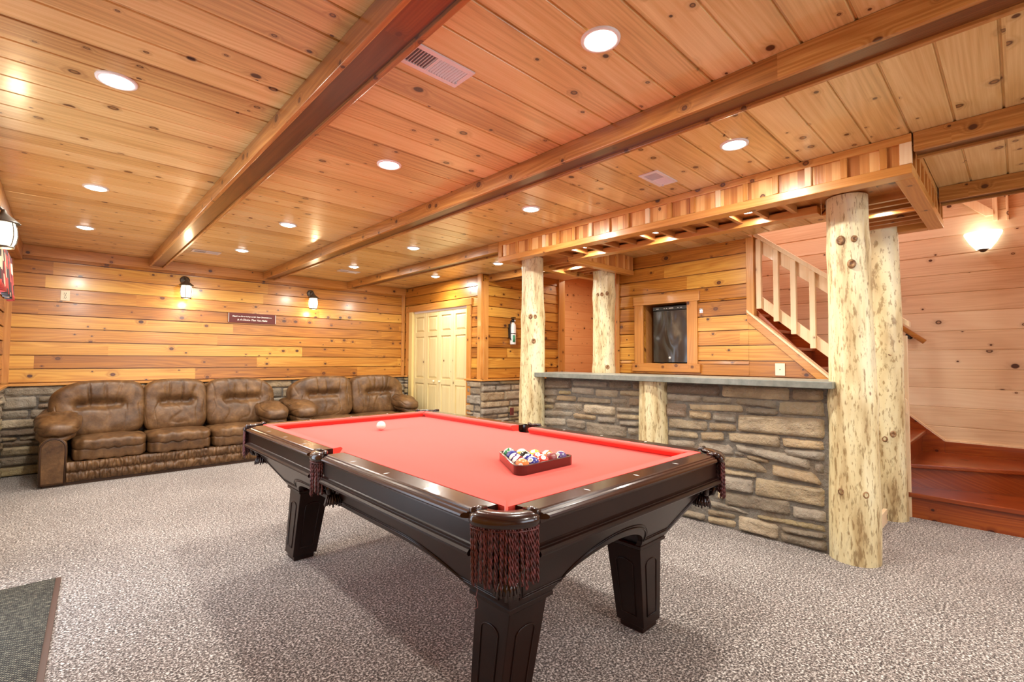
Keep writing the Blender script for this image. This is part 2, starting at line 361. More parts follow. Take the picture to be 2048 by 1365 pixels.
def stone(mb, plane, face, q, out, depth, rnd):
    """q: TL,TR,BR,BL in (u,z)"""
    c = rnd.choice(PAL); f = rnd.uniform(.85, 1.3); tone = (c[0]*f, c[1]*f, c[2]*f, 1)
    w = math.dist(q[0], q[1]); h = max(math.dist(q[0], q[3]), .01)
    nx = max(4, min(26, int(w/.022))); nz = max(4, min(10, int(h/.014))); sd = rnd.uniform(0, 90); vs = []
    tilt = rnd.uniform(-.006, .006)
    for j in range(nz+1):
        for i in range(nx+1):
            s, t = i/nx, j/nz
            u = (q[0][0]*(1-s)+q[1][0]*s)*(1-t)+(q[3][0]*(1-s)+q[2][0]*s)*t
            z = (q[0][1]*(1-s)+q[1][1]*s)*(1-t)+(q[3][1]*(1-s)+q[2][1]*s)*t
            rx = min(s, 1-s)*w; rz = min(t, 1-t)*h
            cn = max(0, 1-rx/.018)*max(0, 1-rz/.018)
            nn = noise.noise(Vector((u*14, z*14, sd))); n2 = noise.noise(Vector((u*38, z*60, sd)))
            e = .004*n2 + .004*nn
            if t in (0, 1): z += e - (.5-t)*2*cn*.005
            if s in (0, 1): u += e + (.5-s)*2*cn*.005
            edge = min(1, min(rx, rz)/.008)
            d = -.012 + (depth+.012+nn*.016+n2*.009+tilt*(t-.5)*4)*(1-(1-edge)**2)
            vs.append((face+out*d, u, z) if plane == 'x' else (u, face+out*d, z))
    m = nx+1
    mb.add(vs, [(j*m+i, j*m+i+1, (j+1)*m+i+1, (j+1)*m+i) for j in range(nz) for i in range(nx)], tone, True)
def ledgestone(mb, plane, face, u0, u1, z0, z1, out, seed, depth=.022, clip=None):
    rnd = random.Random(seed); z = z0; g = .004
    mb.add([(face-out*.0, a, b) if plane == 'x' else (a, face-out*.0, b) for a, b in ((u0, z0), (u1, z0), (u1, z1), (u0, z1))], [(0, 1, 2, 3)], (.15, .14, .125, 1))
    while z < z1-.02:
        h = rnd.uniform(.075, .14); 
        if z1-(z+h) < .05: h = z1-z
        u = u0
        while u < u1-.02:
            w = rnd.uniform(.18, .55)
            if u1-(u+w) < .09: w = u1-u
            k = rnd.random()
            def qd(a, b, c, d):
                s1, s2 = rnd.uniform(-.006, .006), rnd.uniform(-.006, .006)
                stone(mb, plane, face, [(a+g/2, d-g/2+s1), (b-g/2, d-g/2-s1), (b-g/2, c+g/2+s2), (a+g/2, c+g/2-s2)], out, depth+rnd.uniform(-.008, .012), rnd)
            if h > .10 and k < .5:
                zc = z+h*rnd.uniform(.4, .6); qd(u, u+w, z, zc)
                if w > .3 and rnd.random() < .6: uc = u+w*rnd.uniform(.35, .65); qd(u, uc, zc, z+h); qd(uc, u+w, zc, z+h)
                else: qd(u, u+w, zc, z+h)
            else: qd(u, u+w, z, z+h)
            u += w
        z += h
    return mb
def vgroove(mb, horiz, face, u0, u1, v0, v1, pitch, off, out, g=.0065, dep=.008):
    """tongue and groove boards; horiz: 'ceil' (v = y, runs along x), 'x' (wall x const, v = z), 'y' (wall y const, v = z)"""
    pts = [(v0, 0)]; k = math.ceil((v0-off)/pitch)
    while off+k*pitch < v1-.01:
        c = off+k*pitch
        if c > v0+.01: pts += [(c-g, 0), (c-g*.35, -dep), (c+g*.35, -dep), (c+g, 0)]
        k += 1
    pts.append((v1, 0)); vs = []
    for v, d in pts:
        for u in (u0, u1):
            vs.append((u, v, face+out*d) if horiz == 'ceil' else ((face+out*d, u, v) if horiz == 'x' else (u, face+out*d, v)))
    return mb.add(vs, [(2*i, 2*i+1, 2*i+3, 2*i+2) for i in range(len(pts)-1)])
XL, YB, ZC, YR = -.45, 6.97, 2.36, -2.6
# floor
m = MB(); m.box(XL-.1, 8.1, YR-.1, 7.1, -.1, 0); struct(m.build('floor', M['carpet']))
# ceiling: planks run along x
m = MB(); vgroove(m, 'ceil', ZC, XL, 4.60, YR, 3.2, .1655, .020, -1); vgroove(m, 'ceil', ZC, XL, 4.38, 3.2, YB, .1655, .020, -1)
m.box(XL-.1, 4.60, YR-.1, 3.2, ZC+.02, ZC+.12); m.box(XL-.1, 4.38, 3.2, YB+.15, ZC+.02, ZC+.12)
vgroove(m, 'ceil', ZC, 4.59, 4.72, 1.70, 3.22, .1655, .020, -1)
struct(m.build('ceiling', M['ceil']))
m = MB(); m.box(4.38, 5.80, 3.22, 6.1, 2.46, 2.52); m.box(5.79, 8.1, 3.1, 6.1, 2.82, 2.9); m.box(4.36, 4.38, 3.2, 4.97, 2.36, 2.50); m.box(5.78, 5.80, 3.2, 6.0, 2.46, 2.85)
m.box(4.58, 5.9, -.5, 3.3, 4.2, 4.3)
o = m.build('ceiling_hall', M['pinkX']); struct(o)
# back wall
m = MB(); siding(m, 'y', YB, XL, 4.14, .93, ZC, .1412, .0853); m.box(XL-.1, 4.3, YB+.013, YB+.12, 0, 2.5)
wb = struct(m.build('wall_back', M['cedarX']))
m = MB(); ledgestone(m, 'y', YB-.015, XL, 4.14, 0, .905, -1, 11); m.build('stone_wainscot', M['stone'], wb)
m = MB(); m.box(XL, 4.13, YB-.065, YB, .905, .93); m.build('ledge', M['trimX'], wb, .003)
m = MB(); m.box(XL, 4.13, YB-.022, YB, 2.245, ZC-.001); m.build('frieze_board', M['trimX'], wb, .003)
m = MB(); m.box(XL, -.39, YB-.026, YB, .93, 2.245); m.box(4.045, 4.10, YB-.03, YB, .93, 2.245); m.build('corner_board', M['trimZ'], wb, .003)
# left wall with window and glazed door openings
def wall_with_holes(mb, fn, u0, u1, z0, z1, holes):
    us = sorted({u0, u1, *[h[0] for h in holes], *[h[1] for h in holes]}); zs = sorted({z0, z1, *[h[2] for h in holes], *[h[3] for h in holes]})
    for a, b in zip(us, us[1:]):
        for c, d in zip(zs, zs[1:]):
            if not any(h[0]-1e-6 <= a and b <= h[1]+1e-6 and h[2]-1e-6 <= c and d <= h[3]+1e-6 for h in holes): fn(a, b, c, d)
WIN = (4.72, 5.68, 1.02, 2.0); DR = (2.45, 3.55, 0, 2.05)
m = MB(); wall_with_holes(m, lambda a, b, c, d: siding(m, 'x', XL, a, b, c, d, .1412, .0853, out=1), YR, YB, 0, ZC, [WIN, DR])
wall_with_holes(m, lambda a, b, c, d: m.box(XL-.1, XL-.013, a, b, c, d), YR-.1, YB+.1, 0, 2.5, [WIN, DR])
wl = struct(m.build('wall_left', M['cedarYc']))
m = MB(); ledgestone(m, 'x', XL+.01, 3.62, YB-.03, 0, .905, 1, 21); m.build('stone_wainscot', M['stone'], wl)
m = MB(); m.box(XL, XL+.065, 3.62, YB-.02, .905, .93); m.build('ledge', M['trimY'], wl, .003)
m = MB(); m.box(XL, -.33, YR, YB-.01, 2.20, ZC-.001); struct(m.build('trim_1', M['beam'], None, .004))
def window(name, u0, u1, z0, z1, plane, face, mat, door=False):
    def bx(mb, a, b, c, d, e, f): mb.box(face+e, face+f, a, b, c, d) if plane == 'x' else mb.box(a, b, face+e, face+f, c, d)
    w = .07; m = MB(); bx(m, u0-w, u1+w, z1, z1+w, -.0, .025) ; bx(m, u0-w, u0, z0, z1, 0, .025); bx(m, u1, u1+w, z0, z1, 0, .025)
    if not door: bx(m, u0-w, u1+w, z0-w, z0, 0, .03)
    r = struct(m.build(name, mat))
    m = MB(); f = .05
    for a, b, c, d in ((u0, u1, z0, z0+f), (u0, u1, z1-f, z1), (u0, u0+f, z0+f, z1-f), (u1-f, u1, z0+f, z1-f), ((u0+u1)/2-.02, (u0+u1)/2+.02, z0+f, z1-f)): bx(m, a, b, c, d, -.07, -.035)
    m.build('sash' if not door else 'leaf_frame', M['white'], r)
    return r
window('window_1', *WIN, 'x', XL, M['trimY']); window('door_2', DR[0], DR[1], .0, DR[3], 'x', XL, M['trimY'], True)
# rear wall behind the camera, right wall of the room
RW1, RW2 = (.5, 2.7, .95, 2.05), (3.45, 4.55, .95, 2.05)
m = MB(); wall_with_holes(m, lambda a, b, c, d: siding(m, 'y', YR, a, b, c, d, .1412, .0853, out=1), XL, 4.80, 0, ZC, [RW1, RW2])
wall_with_holes(m, lambda a, b, c, d: m.box(a, b, YR-.1, YR-.013, c, d), XL-.1, 4.9, 0, 2.5, [RW1, RW2]); struct(m.build('wall_rear', M['cedarX']))
window('window_2', *RW1, 'y', YR, M['trimX']); window('window_3', *RW2, 'y', YR, M['trimX'])
m = MB(); siding(m, 'x', 4.80, YR, -.45, 0, ZC, .1412, .0853); m.box(4.813, 4.9, YR, -.45, 0, 2.5); struct(m.build('wall_front_right', M['cedarYc']))
# stair wall (pale pink pine), shaft walls
m = MB(); vgroove(m, 'x', 5.80, -.5, 3.2, 0, 4.2, .1715, .1, -1); m.box(5.805, 5.9, -.5, 3.2, 0, 4.25)
struct(m.build('wall_stair', M['pinkY']))
m = MB(); vgroove(m, 'y', 3.2, 4.70, 5.80, 0, 4.2, .1715, .1, -1); m.box(4.70, 5.8, 3.205, 3.22, 0, 4.2)
vgroove(m, 'y', -.45, 4.6, 5.80, 0, 4.2, .1715, .1, 1); m.box(4.6, 5.8, -.55, -.455, 0, 4.2)
m.box(4.58, 4.60, -.45, 1.70, ZC+.001, 4.2); m.box(4.70, 4.72, 1.70, 3.2, ZC+.001, 4.2); m.box(4.58, 4.72, 1.68, 1.70, ZC+.02, 4.2)
struct(m.build('wall_shaft', M['pinkX']))
# hall
m = MB(); vgroove(m, 'y', 6.0, 5.6, 8.0, 0, 2.82, .1715, .1, -1); m.box(5.6, 8.0, 6.005, 6.1, 0, 2.82)
m.box(8.0, 8.1, 3.1, 6.1, 0, 2.85); m.box(5.81, 8.0, 3.1, 3.2, 0, 2.85)
struct(m.build('wall_hall', M['pinkX']))
# closet wall with bifold door
m = MB()
for a, b, c, d in ((4.96, 5.19, .93, 2.05), (6.83, YB, .93, 2.05), (4.96, YB, 2.05, ZC)): siding(m, 'x', 4.12, a, b, c, d, .1412, .0853)
m.box(4.133, 4.25, 5.19, 5.284, 0, 2.4); m.box(4.133, 4.25, 6.70, YB, 0, 2.4); m.box(4.133, 4.25, 5.284, 6.70, 1.96, 2.4); m.box(4.133, 4.25, 4.98, 5.19, 0, 2.4)
m.box(4.19, 4.2, 5.28, 6.71, 0, 2)
wc = struct(m.build('wall_closet', M['cedarYc']))
m = MB(); ledgestone(m, 'x', 4.105, 4.93, 5.27, 0, .905, -1, 31); ledgestone(m, 'x', 4.105, 6.83, 6.94, 0, .905, -1, 32); m.build('stone_wainscot', M['stone'], wc)
m = MB(); m.box(4.055, 4.12, 4.90, 5.28, .905, .93); m.box(4.055, 4.12, 6.83, 6.94, .905, .93); m.build('ledge', M['trimY'], wc, .003)
m = MB(); m.box(4.09, 4.12, 4.955, 5.04, .93, ZC-.001); m.build('corner_board', M['trimZ'], wc, .003)
m = MB(); m.box(4.095, 4.135, 5.19, 5.284, 0, 1.955); m.box(4.095, 4.135, 6.80, 6.90, .93, 1.955)
d1 = struct(m.build('door_1', M['trimZ'], None, .003))
m = MB(); m.box(4.088, 4.135, 5.17, 6.90, 1.955, 2.05); m.build('head_casing', M['trimY'], d1, .003)
m = MB(); m.box(4.09, 4.16, 6.70, 6.80, 0, 1.955); m.build('jamb', plain('yellow_pine', (.80, .62, .26), .45), d1, .003)
m = MB(); m.box(4.13, 4.16, 5.284, 6.70, 1.925, 1.955); m.build('track', M['white'], d1)
for k in range(4):
    a, b = 5.284+k*.354, 5.284+(k+1)*.354-.004; m = MB(); x0, x1 = 4.125, 4.158; st = .055
    m.box(x0, x1, a, a+st, .01, 1.925); m.box(x0, x1, b-st, b, .01, 1.925)
    for z0, z1 in ((.01, .12), (.82, .90), (1.55, 1.62), (1.86, 1.925)): m.box(x0, x1, a+st, b-st, z0, z1)
    for z0, z1 in ((.12, .82), (.90, 1.55), (1.62, 1.86)):
        m.box(x0+.016, x1-.006, a+st, b-st, z0, z1)
        lo = [(x0+.016, y, z) for y, z in ((a+st+.008, z0+.008), (b-st-.008, z0+.008), (b-st-.008, z1-.008), (a+st+.008, z1-.008))]
        hi = [(x0+.004, y, z) for y, z in ((a+st+.035, z0+.035), (b-st-.035, z0+.035), (b-st-.035, z1-.035), (a+st+.035, z1-.035))]
        m.quad8(lo, hi)
    lf = m.build('door_leaf', M['door'], d1, .002)
    if k in (1, 2):
        m = MB(); yk = b-.03 if k == 1 else a+.115
        m.lathe([(0, -.028), (.014, -.026), (.017, -.018), (.012, -.008), (.008, 0)], (4.125, yk, .862), 14, axis='x'); m.build('knob', M['cream'], lf)
# extinguisher wall
m = MB(); siding(m, 'y', 4.96, 4.13, 5.65, .93, 2.46, .1412, .0853); m.box(4.14, 5.79, 4.973, 5.06, 0, 2.46)
we = struct(m.build('wall_extinguisher', M['cedarX']))
m = MB(); ledgestone(m, 'y', 4.945, 4.08, 5.65, 0, .905, -1, 41); m.build('stone_wainscot', M['stone'], we)
m = MB(); m.box(4.06, 5.65, 4.895, 4.96, .905, .93); m.build('ledge', M['trimX'], we, .003)
m = MB(); m.box(4.11, 4.20, 4.93, 4.96, .93, 2.255); m.box(5.65, 5.79, 4.93, 5.06, 0, 2.46); m.build('corner_board', M['trimZ'], we, .003)
# bar back wall
AL = (2.34, 2.85, 1.165, 1.805)
P7, O7 = .1465, .0195
m = MB()
wall_with_holes(m, lambda a, b, c, d: siding(m, 'x', 4.70, a, b, c, d, P7, O7), 1.74, 3.20, 0, ZC, [AL])
wall_with_holes(m, lambda a, b, c, d: m.box(4.713, 4.735, a, b, c, d), 1.70, 3.20, 0, ZC, [AL])
# sloping part under the stair: clipped boards
k = 0
while O7+k*P7 < 1.66:
    a, b = O7+k*P7, min(O7+(k+1)*P7, 1.64)
    yv = lambda z: max(.86, 1.123+(z-1.061)/.945)
    if b > a: 
        g = a+.007; y0, yg, y1 = yv(a), yv(g), yv(b)
        m.add([(4.710, y0, a), (4.710, 1.74, a), (4.710, yg, g), (4.710, 1.74, g), (4.691, yg, g), (4.691, 1.74, g), (4.697, y1, b), (4.697, 1.74, b), (4.702, y1, b), (4.702, 1.74, b)],
              [(0, 1, 3, 2), (2, 3, 5, 4), (4, 5, 7, 6), (6, 7, 9, 8)])
    k += 1
m.prism([(.86, 0), (1.74, 0), (1.74, 1.645), (1.123, 1.061), (.86, .813)], 'x', 4.712, 4.735)
ws = struct(m.build('wall_bar', M['cedarY']))
m = MB(); m.box(4.735, 5.15, AL[0]-.02, AL[0], AL[2]-.02, AL[3]+.02); m.box(4.735, 5.15, AL[1], AL[1]+.02, AL[2]-.02, AL[3]+.02); m.box(4.735, 5.15, AL[0], AL[1], AL[2]-.02, AL[2]); m.box(4.735, 5.15, AL[0], AL[1], AL[3], AL[3]+.02); m.box(5.13, 5.15, AL[0], AL[1], AL[2], AL[3])
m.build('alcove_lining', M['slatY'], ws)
m = MB(); m.box(4.67, 4.74, 1.68, 1.748, 1.62, ZC-.001); m.box(4.675, 4.70, 3.165, 3.205, 1.0, ZC-.001); m.build('corner_board', M['trimZ'], ws, .003)
def slope_board(mb, y0, z0, y1, z1, x0, x1, a, b):   # board following a slope; a,b = vertical offsets
    mb.prism([(y0, z0+a), (y1, z1+a), (y1, z1+b), (y0, z0+b)], 'x', x0, x1)
SL = .925
m = MB(); slope_board(m, .855, .813, 1.745, 1.640, 4.672, 4.70, -.075, .012); m.build('slope_trim', M['trimY'], ws, .003)
m = MB(); slope_board(m, .855, .813, 1.745, 1.640, 4.66, 4.765, .012, .037); m.build('slope_cap', M['pale'], ws, .003)
m = MB(); m.box(4.672, 4.70, 2.85, 2.96, 1.16, 1.805); m.box(4.672, 4.70, 2.23, 2.34, 1.16, 1.805)
tr = struct(m.build('trim_2', M['trimZ'], None, .003))
m = MB(); m.box(4.668, 4.70, 2.205, 2.97, 1.805, 1.905); m.box(4.662, 4.70, 2.20, 2.985, 1.075, 1.16); m.build('head_and_sill', M['trimY'], tr, .003)
m = MB(); m.box(4.785, 4.815, .595, .63, 0, 1.40)
struct(m.build('trim_3', M['pale'], None, .003))
# upper stair side: diagonal and vertical trims on the stair wall
m = MB(); m.prism([(.55, 2.84), (.17, 2.457), (.12, 2.457), (.12, 2.50), (.50, 2.88)], 'x', 5.765, 5.80); m.box(5.775, 5.80, .095, .125, 2.41, 3.1); m.box(5.775, 5.80, .03, .045, 2.40, 3.1)
struct(m.build('trim_4', M['pale'], None, .002))
# red skirt boards
m = MB(); m.box(5.775, 5.80, -.45, .476, .37, .482); m.prism([(.476, .37), (.476, .482), (.744, .715), (2.6, 2.32), (2.6, 1.9), (.86, .37)], 'x', 5.776, 5.80)
struct(m.build('baseboard_stair', M['redwood'], None, .002))
m = MB(); m.prism([(.476, .482), (.744, .715), (2.6, 2.32), (2.6, 2.34), (.744, .733), (.47, .496), (-.45, .496), (-.45, .482)], 'x', 5.785, 5.80)
struct(m.build('trim_5', M['pale'], None))

# ------------------------------------------------------------------ stairs
st = thing('staircase', 'glossy red-brown stained wooden staircase turning up behind the bar wall', 'staircase', (5.3, .6, 0))
m = MB(); m.box(4.80, 4.825, -.45, .615, 0, .155); m.build('riser', M['redwood'], st)
m = MB(); m.box(4.775, 5.80, -.45, .64, .155, .19); m.build('tread', M['redwood'], st, .008, seg=3)
fr = [(4.985, .63), (5.80, -.51)]
m = MB(); m.prism([(5.0, .63), (5.55, -.45), (5.58, -.45), (5.03, .63)], 'z', .19, .345); m.build('riser', M['redwood'], st)
m = MB(); m.prism([(4.955, .64), (5.50, -.45), (5.80, -.45), (5.80, .64)], 'z', .345, .38); m.build('tread', M['redwood'], st, .008, seg=3)
m = MB(); m.box(4.80, 5.775, .63, .655, .38, .535); m.build('riser', M['redwood'], st)
m = MB(); m.box(4.80, 5.775, .60, .86, .535, .57); m.build('tread', M['redwood'], st, .008, seg=3)
for k in range(4, 14):
    y = .60+.218*(k-3); z = .19*k
    m = MB(); m.box(4.77, 5.775, y+.03, y+.055, z-.19, z-.035); m.build('riser', M['redwood'], st)
    m = MB(); m.box(4.77, 5.775, y, y+.262, z-.035, z); m.build('tread', M['redwood'], st, .008)
m = MB(); m.prism([(.86, .78), (.86, .48), (2.9, 2.25), (2.9, 2.60), (1.7, 1.69)], 'x', 4.745, 4.77); m.build('stringer', M['redwood'], st)

# balustrade
bl = thing('stair_balustrade', 'pale unfinished pine balustrade sloping down the open side of the stairs', 'balustrade', (4.72, 1.1, 1.2))
tz = lambda y: 2.397+(y-1.666)*.815; bz = lambda y: 1.83+(y-1.674)*.865
def sb(y0, y1, f, a, b, x0, x1, name, mat=M['pale']):
    mm = MB(); mm.prism([(y0, f(y0)+a), (y1, f(y1)+a), (y1, f(y1)+b), (y0, f(y0)+b)], 'x', x0, x1); return mm.build(name, mat, bl, .003)
sb(.57, 1.68, tz, -.045, 0, 4.675, 4.775, 'cap_rail'); sb(.66, 1.68, tz, -.17, -.045, 4.735, 4.765, 'top_rail'); sb(.60, 1.68, bz, -.115, 0, 4.735, 4.765, 'bottom_rail')
for y in (1.647, 1.50, 1.36, 1.213, 1.068, .925, .78):
    m = MB(); m.box(4.695, 4.735, y-.022, y+.022, bz(y)-.125, tz(y)-.045); m.build('baluster', M['pale'], bl, .003)
hr = thing('wall_handrail', 'short round pine handrail on a black bracket on the stair wall', 'handrail', (5.7, .62, 1.4))
m = MB(); m.cyl((5.70, .585, 1.375), (5.70, 2.6, 3.10), .022, n=14); m.build('rail', M['trimY'], hr)
m = MB(); m.lathe([(.0, 0), (.032, 0), (.032, .012), (0, .014)], (5.785, .70, 1.44), 14, axis='x'); m.box(5.70, 5.79, .69, .71, 1.41, 1.43); m.box(5.695, 5.712, .69, .71, 1.42, 1.47); m.build('bracket', M['black'], hr)

# ------------------------------------------------------------------ ceiling beams
def beam(x, w, y0, y1, label):
    t = thing('ceiling_beam', label, 'beam', (x, (y0+y1)/2, 2.36), 'long boxed ceiling beams')
    m = MB(); m.box(x, x+.022, y0, y1, 2.262, 2.359); m.build('side_board', M['beam'], t, .003)
    m = MB(); m.box(x+w-.022, x+w, y0, y1, 2.262, 2.359); m.build('side_board', M['beam'], t, .003)
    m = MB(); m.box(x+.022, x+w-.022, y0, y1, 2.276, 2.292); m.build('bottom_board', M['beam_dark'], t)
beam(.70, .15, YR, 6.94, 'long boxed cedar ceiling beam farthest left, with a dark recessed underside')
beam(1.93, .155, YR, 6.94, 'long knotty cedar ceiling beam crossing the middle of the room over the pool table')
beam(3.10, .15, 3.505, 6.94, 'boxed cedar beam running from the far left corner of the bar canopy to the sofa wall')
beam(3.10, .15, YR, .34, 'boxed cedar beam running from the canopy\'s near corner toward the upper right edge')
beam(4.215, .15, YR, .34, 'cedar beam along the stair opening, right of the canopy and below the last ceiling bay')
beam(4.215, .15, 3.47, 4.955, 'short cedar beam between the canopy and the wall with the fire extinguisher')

# ------------------------------------------------------------------ bar canopy
cp = thing('bar_canopy', 'dropped cedar canopy with battened sides hanging from the ceiling above the bar', 'canopy', (3.6, 1.9, 2.36))
ZB = 2.154
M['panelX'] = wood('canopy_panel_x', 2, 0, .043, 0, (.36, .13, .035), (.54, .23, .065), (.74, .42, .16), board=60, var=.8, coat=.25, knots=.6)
def cpart(name, mat, bev, *bs):
    for b in bs: mm = MB(); mm.box(*b); mm.build(name, mat, cp, bev)
cpart('bottom_rail', M['trimY'], .004, (3.10, 3.20, .347, 3.50, ZB, 2.205), (3.52, 3.61, .87, 2.96, ZB, 2.205), (4.48, 4.57, .43, .80, ZB, 2.205))
cpart('bottom_rail', M['trimX'], .004, (3.20, 4.57, .347, .43, ZB, 2.205), (3.61, 4.57, .80, .87, ZB, 2.205), (3.20, 4.67, 3.43, 3.50, ZB, 2.205), (3.61, 4.67, 2.96, 3.03, ZB, 2.205))
cpart('top_rail', M['trimY'], .003, (3.10, 3.125, .347, 3.50, 2.315, 2.359))
cpart('top_rail', M['trimX'], .003, (3.125, 4.57, .347, .37, 2.315, 2.359), (3.125, 4.67, 3.478, 3.50, 2.315, 2.359))
cpart('fascia_panel', M['panel'], 0, (3.118, 3.14, .36, 3.49, 2.20, 2.359), (3.59, 3.605, .87, 2.97, 2.20, 2.359), (4.54, 4.56, .38, .86, 2.20, 2.359))
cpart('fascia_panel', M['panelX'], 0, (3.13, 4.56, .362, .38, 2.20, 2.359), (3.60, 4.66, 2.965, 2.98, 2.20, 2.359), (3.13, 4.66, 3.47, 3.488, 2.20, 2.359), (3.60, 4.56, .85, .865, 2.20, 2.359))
rb = random.Random(3)
ys = [.372]+[.464+.1735*i for i in range(18)]+[3.475]
for i, y in enumerate(ys):
    wdt = .05 if i in (0, len(ys)-1) else .032
    m = MB(); m.box(3.100, 3.12, y-wdt/2, y+wdt/2, 2.205, 2.316); m.build('batten', M['trimZ'] if i % 3 else M['pale'], cp, .002)
for x in [3.26+.16*i for i in range(9)]:
    m = MB(); m.box(x-.016, x+.016, .348, .362, 2.205, 2.316); m.build('batten', M['trimZ'], cp, .002)
for x in [3.72+.2*i for i in range(5)]:
    m = MB(); m.box(x-.016, x+.016, 2.952, 2.966, 2.205, 2.316); m.build('batten', M['trimZ'], cp, .002)
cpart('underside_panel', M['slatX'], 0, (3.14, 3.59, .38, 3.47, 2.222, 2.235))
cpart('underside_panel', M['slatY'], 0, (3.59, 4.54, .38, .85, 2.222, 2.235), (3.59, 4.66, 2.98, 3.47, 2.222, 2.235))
for y in [1.0+.1735*i for i in range(12)]:
    m = MB(); m.box(3.20, 3.52, y-.014, y+.014, 2.18, 2.222); m.build('cross_batten', M['slatX'], cp)
for x in (3.66, 3.78, 3.90, 4.02, 4.14, 4.26, 4.38):
    m = MB(); m.box(x-.014, x+.014, 3.03, 3.43, 2.18, 2.222); m.build('cross_batten', M['slatY'], cp)
    m = MB(); m.box(x-.014, x+.014, .43, .80, 2.18, 2.222); m.build('cross_batten', M['slatY'], cp)

# ------------------------------------------------------------------ logs
def log_post(x, y, r, z0, z1, seed, label, lean=(0, 0), knots=(), half=False, bulges=()):
    rnd = random.Random(seed); m = MB(); n = 44; nz = 70; vs = []
    for j in range(nz+1):
        z = z0+(z1-z0)*j/nz
        rr = r*(1+.045*math.sin(z*2.1+seed)+.03*noise.noise(Vector((z*2.2, seed, 0))))*(1.04-.05*z)
        for zb_, amp, wd in bulges: rr += amp*math.exp(-((z-zb_)/wd)**2)
        cx = lean[0]*z/2.2+.006*math.sin(z*2.6+seed*1.7); cy = lean[1]*z/2.2+.005*math.cos(z*2.2+seed)
        for k in range(n):
            a = 2*PI*k/n; q = rr*(1+.022*noise.noise(Vector((math.cos(a)*1.6, math.sin(a)*1.6, z*1.3+seed)))+.012*noise.noise(Vector((math.cos(a)*5, math.sin(a)*5, z*3+seed))))
            for ka, kz in knots:
                da = (a-ka+PI) % (2*PI)-PI; d2 = (da*r/.03)**2+((z-kz)/.035)**2
                q += .011*math.exp(-d2)-.006*math.exp(-d2*6)
            vs.append((cx+q*math.cos(a), cy+q*math.sin(a), z))
    fs = [(j*n+k, j*n+(k+1) % n, (j+1)*n+(k+1) % n, (j+1)*n+k) for j in range(nz) for k in range(n)]
    m.add(vs, fs, smooth=True); m.add([vs[k] for k in range(n)], [tuple(range(n))]); m.add([vs[nz*n+k] for k in range(n)], [tuple(range(n))])
    t = thing('log_post', label, 'post', (x, y, 0), 'peeled log posts around the bar')
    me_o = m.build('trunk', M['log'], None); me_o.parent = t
    for ka, kz in knots:
        zc = kz; rr = r*1.03; c = (lean[0]*zc/2.2+rr*math.cos(ka), lean[1]*zc/2.2+rr*math.sin(ka), zc); mm = MB()
        d = Vector((math.cos(ka), math.sin(ka), 0)); tv = Vector((-d.y, d.x, 0)); R = rnd.uniform(.013, .02)
        ring = [[Vector(c)+tv*R*s*math.cos(a)+Vector((0, 0, 1))*R*1.25*s*math.sin(a)+d*h for a in [2*PI*i/14 for i in range(14)]] for s, h in ((1.25, -.006), (1, .009), (.62, .011), (.5, .006))]
        vv = [p for rg in ring for p in rg]; mm.add(vv, [(j*14+i, j*14+(i+1) % 14, (j+1)*14+(i+1) % 14, (j+1)*14+i) for j in range(3) for i in range(14)]+[tuple(range(42, 56))], smooth=True)
        ko = mm.build('knot', M['knot'], None); ko.parent = t
    return t
def mat_knot():
    t = NT('log_knot'); v, o = t.obj(); n = t.noise(v, 60, 3); t.set(base=t.ramp(n, [(.35, (.12, .05, .02)), (.65, (.42, .24, .10))]), rough=.5); return t.m
M['knot'] = mat_knot()
def toward(dx, dy): return math.atan2(dy, dx)
cd = PI+.2   # roughly toward the camera
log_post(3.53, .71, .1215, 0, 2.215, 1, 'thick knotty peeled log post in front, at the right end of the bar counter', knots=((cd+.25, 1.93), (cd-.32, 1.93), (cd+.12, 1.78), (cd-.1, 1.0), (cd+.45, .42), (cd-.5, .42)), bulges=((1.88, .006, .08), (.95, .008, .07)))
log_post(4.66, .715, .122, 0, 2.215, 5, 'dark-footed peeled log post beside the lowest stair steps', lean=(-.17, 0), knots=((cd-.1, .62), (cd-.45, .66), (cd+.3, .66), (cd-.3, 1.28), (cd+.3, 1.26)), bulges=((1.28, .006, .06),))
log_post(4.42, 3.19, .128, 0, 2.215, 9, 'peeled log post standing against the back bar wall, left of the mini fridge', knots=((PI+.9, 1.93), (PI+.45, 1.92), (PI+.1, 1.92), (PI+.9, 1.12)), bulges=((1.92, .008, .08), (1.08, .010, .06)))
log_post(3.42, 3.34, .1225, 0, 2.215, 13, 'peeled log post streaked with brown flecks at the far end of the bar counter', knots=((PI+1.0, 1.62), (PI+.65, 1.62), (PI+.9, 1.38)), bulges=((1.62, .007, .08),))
# half log in the bar front
m = MB(); n = 24; vs = []; nz = 30
for j in range(nz+1):
    z = 1.03*j/nz; q = .122*(1+.03*math.sin(z*4))
    for k in range(n+1):
        a = PI/2+PI*k/n; e = q*(1+.02*noise.noise(Vector((math.cos(a)*2, math.sin(a)*2, z*2+40)))); vs.append((e*math.cos(a)*.9, e*math.sin(a), z))
m.add(vs, [(j*(n+1)+k, j*(n+1)+k+1, (j+1)*(n+1)+k+1, (j+1)*(n+1)+k) for j in range(nz) for k in range(n)], smooth=True)
o = m.build('half_log', M['log']); o.location = (3.505, 2.04, 0); tag(o, 'short split log set into the stone bar front under the counter', 'post')

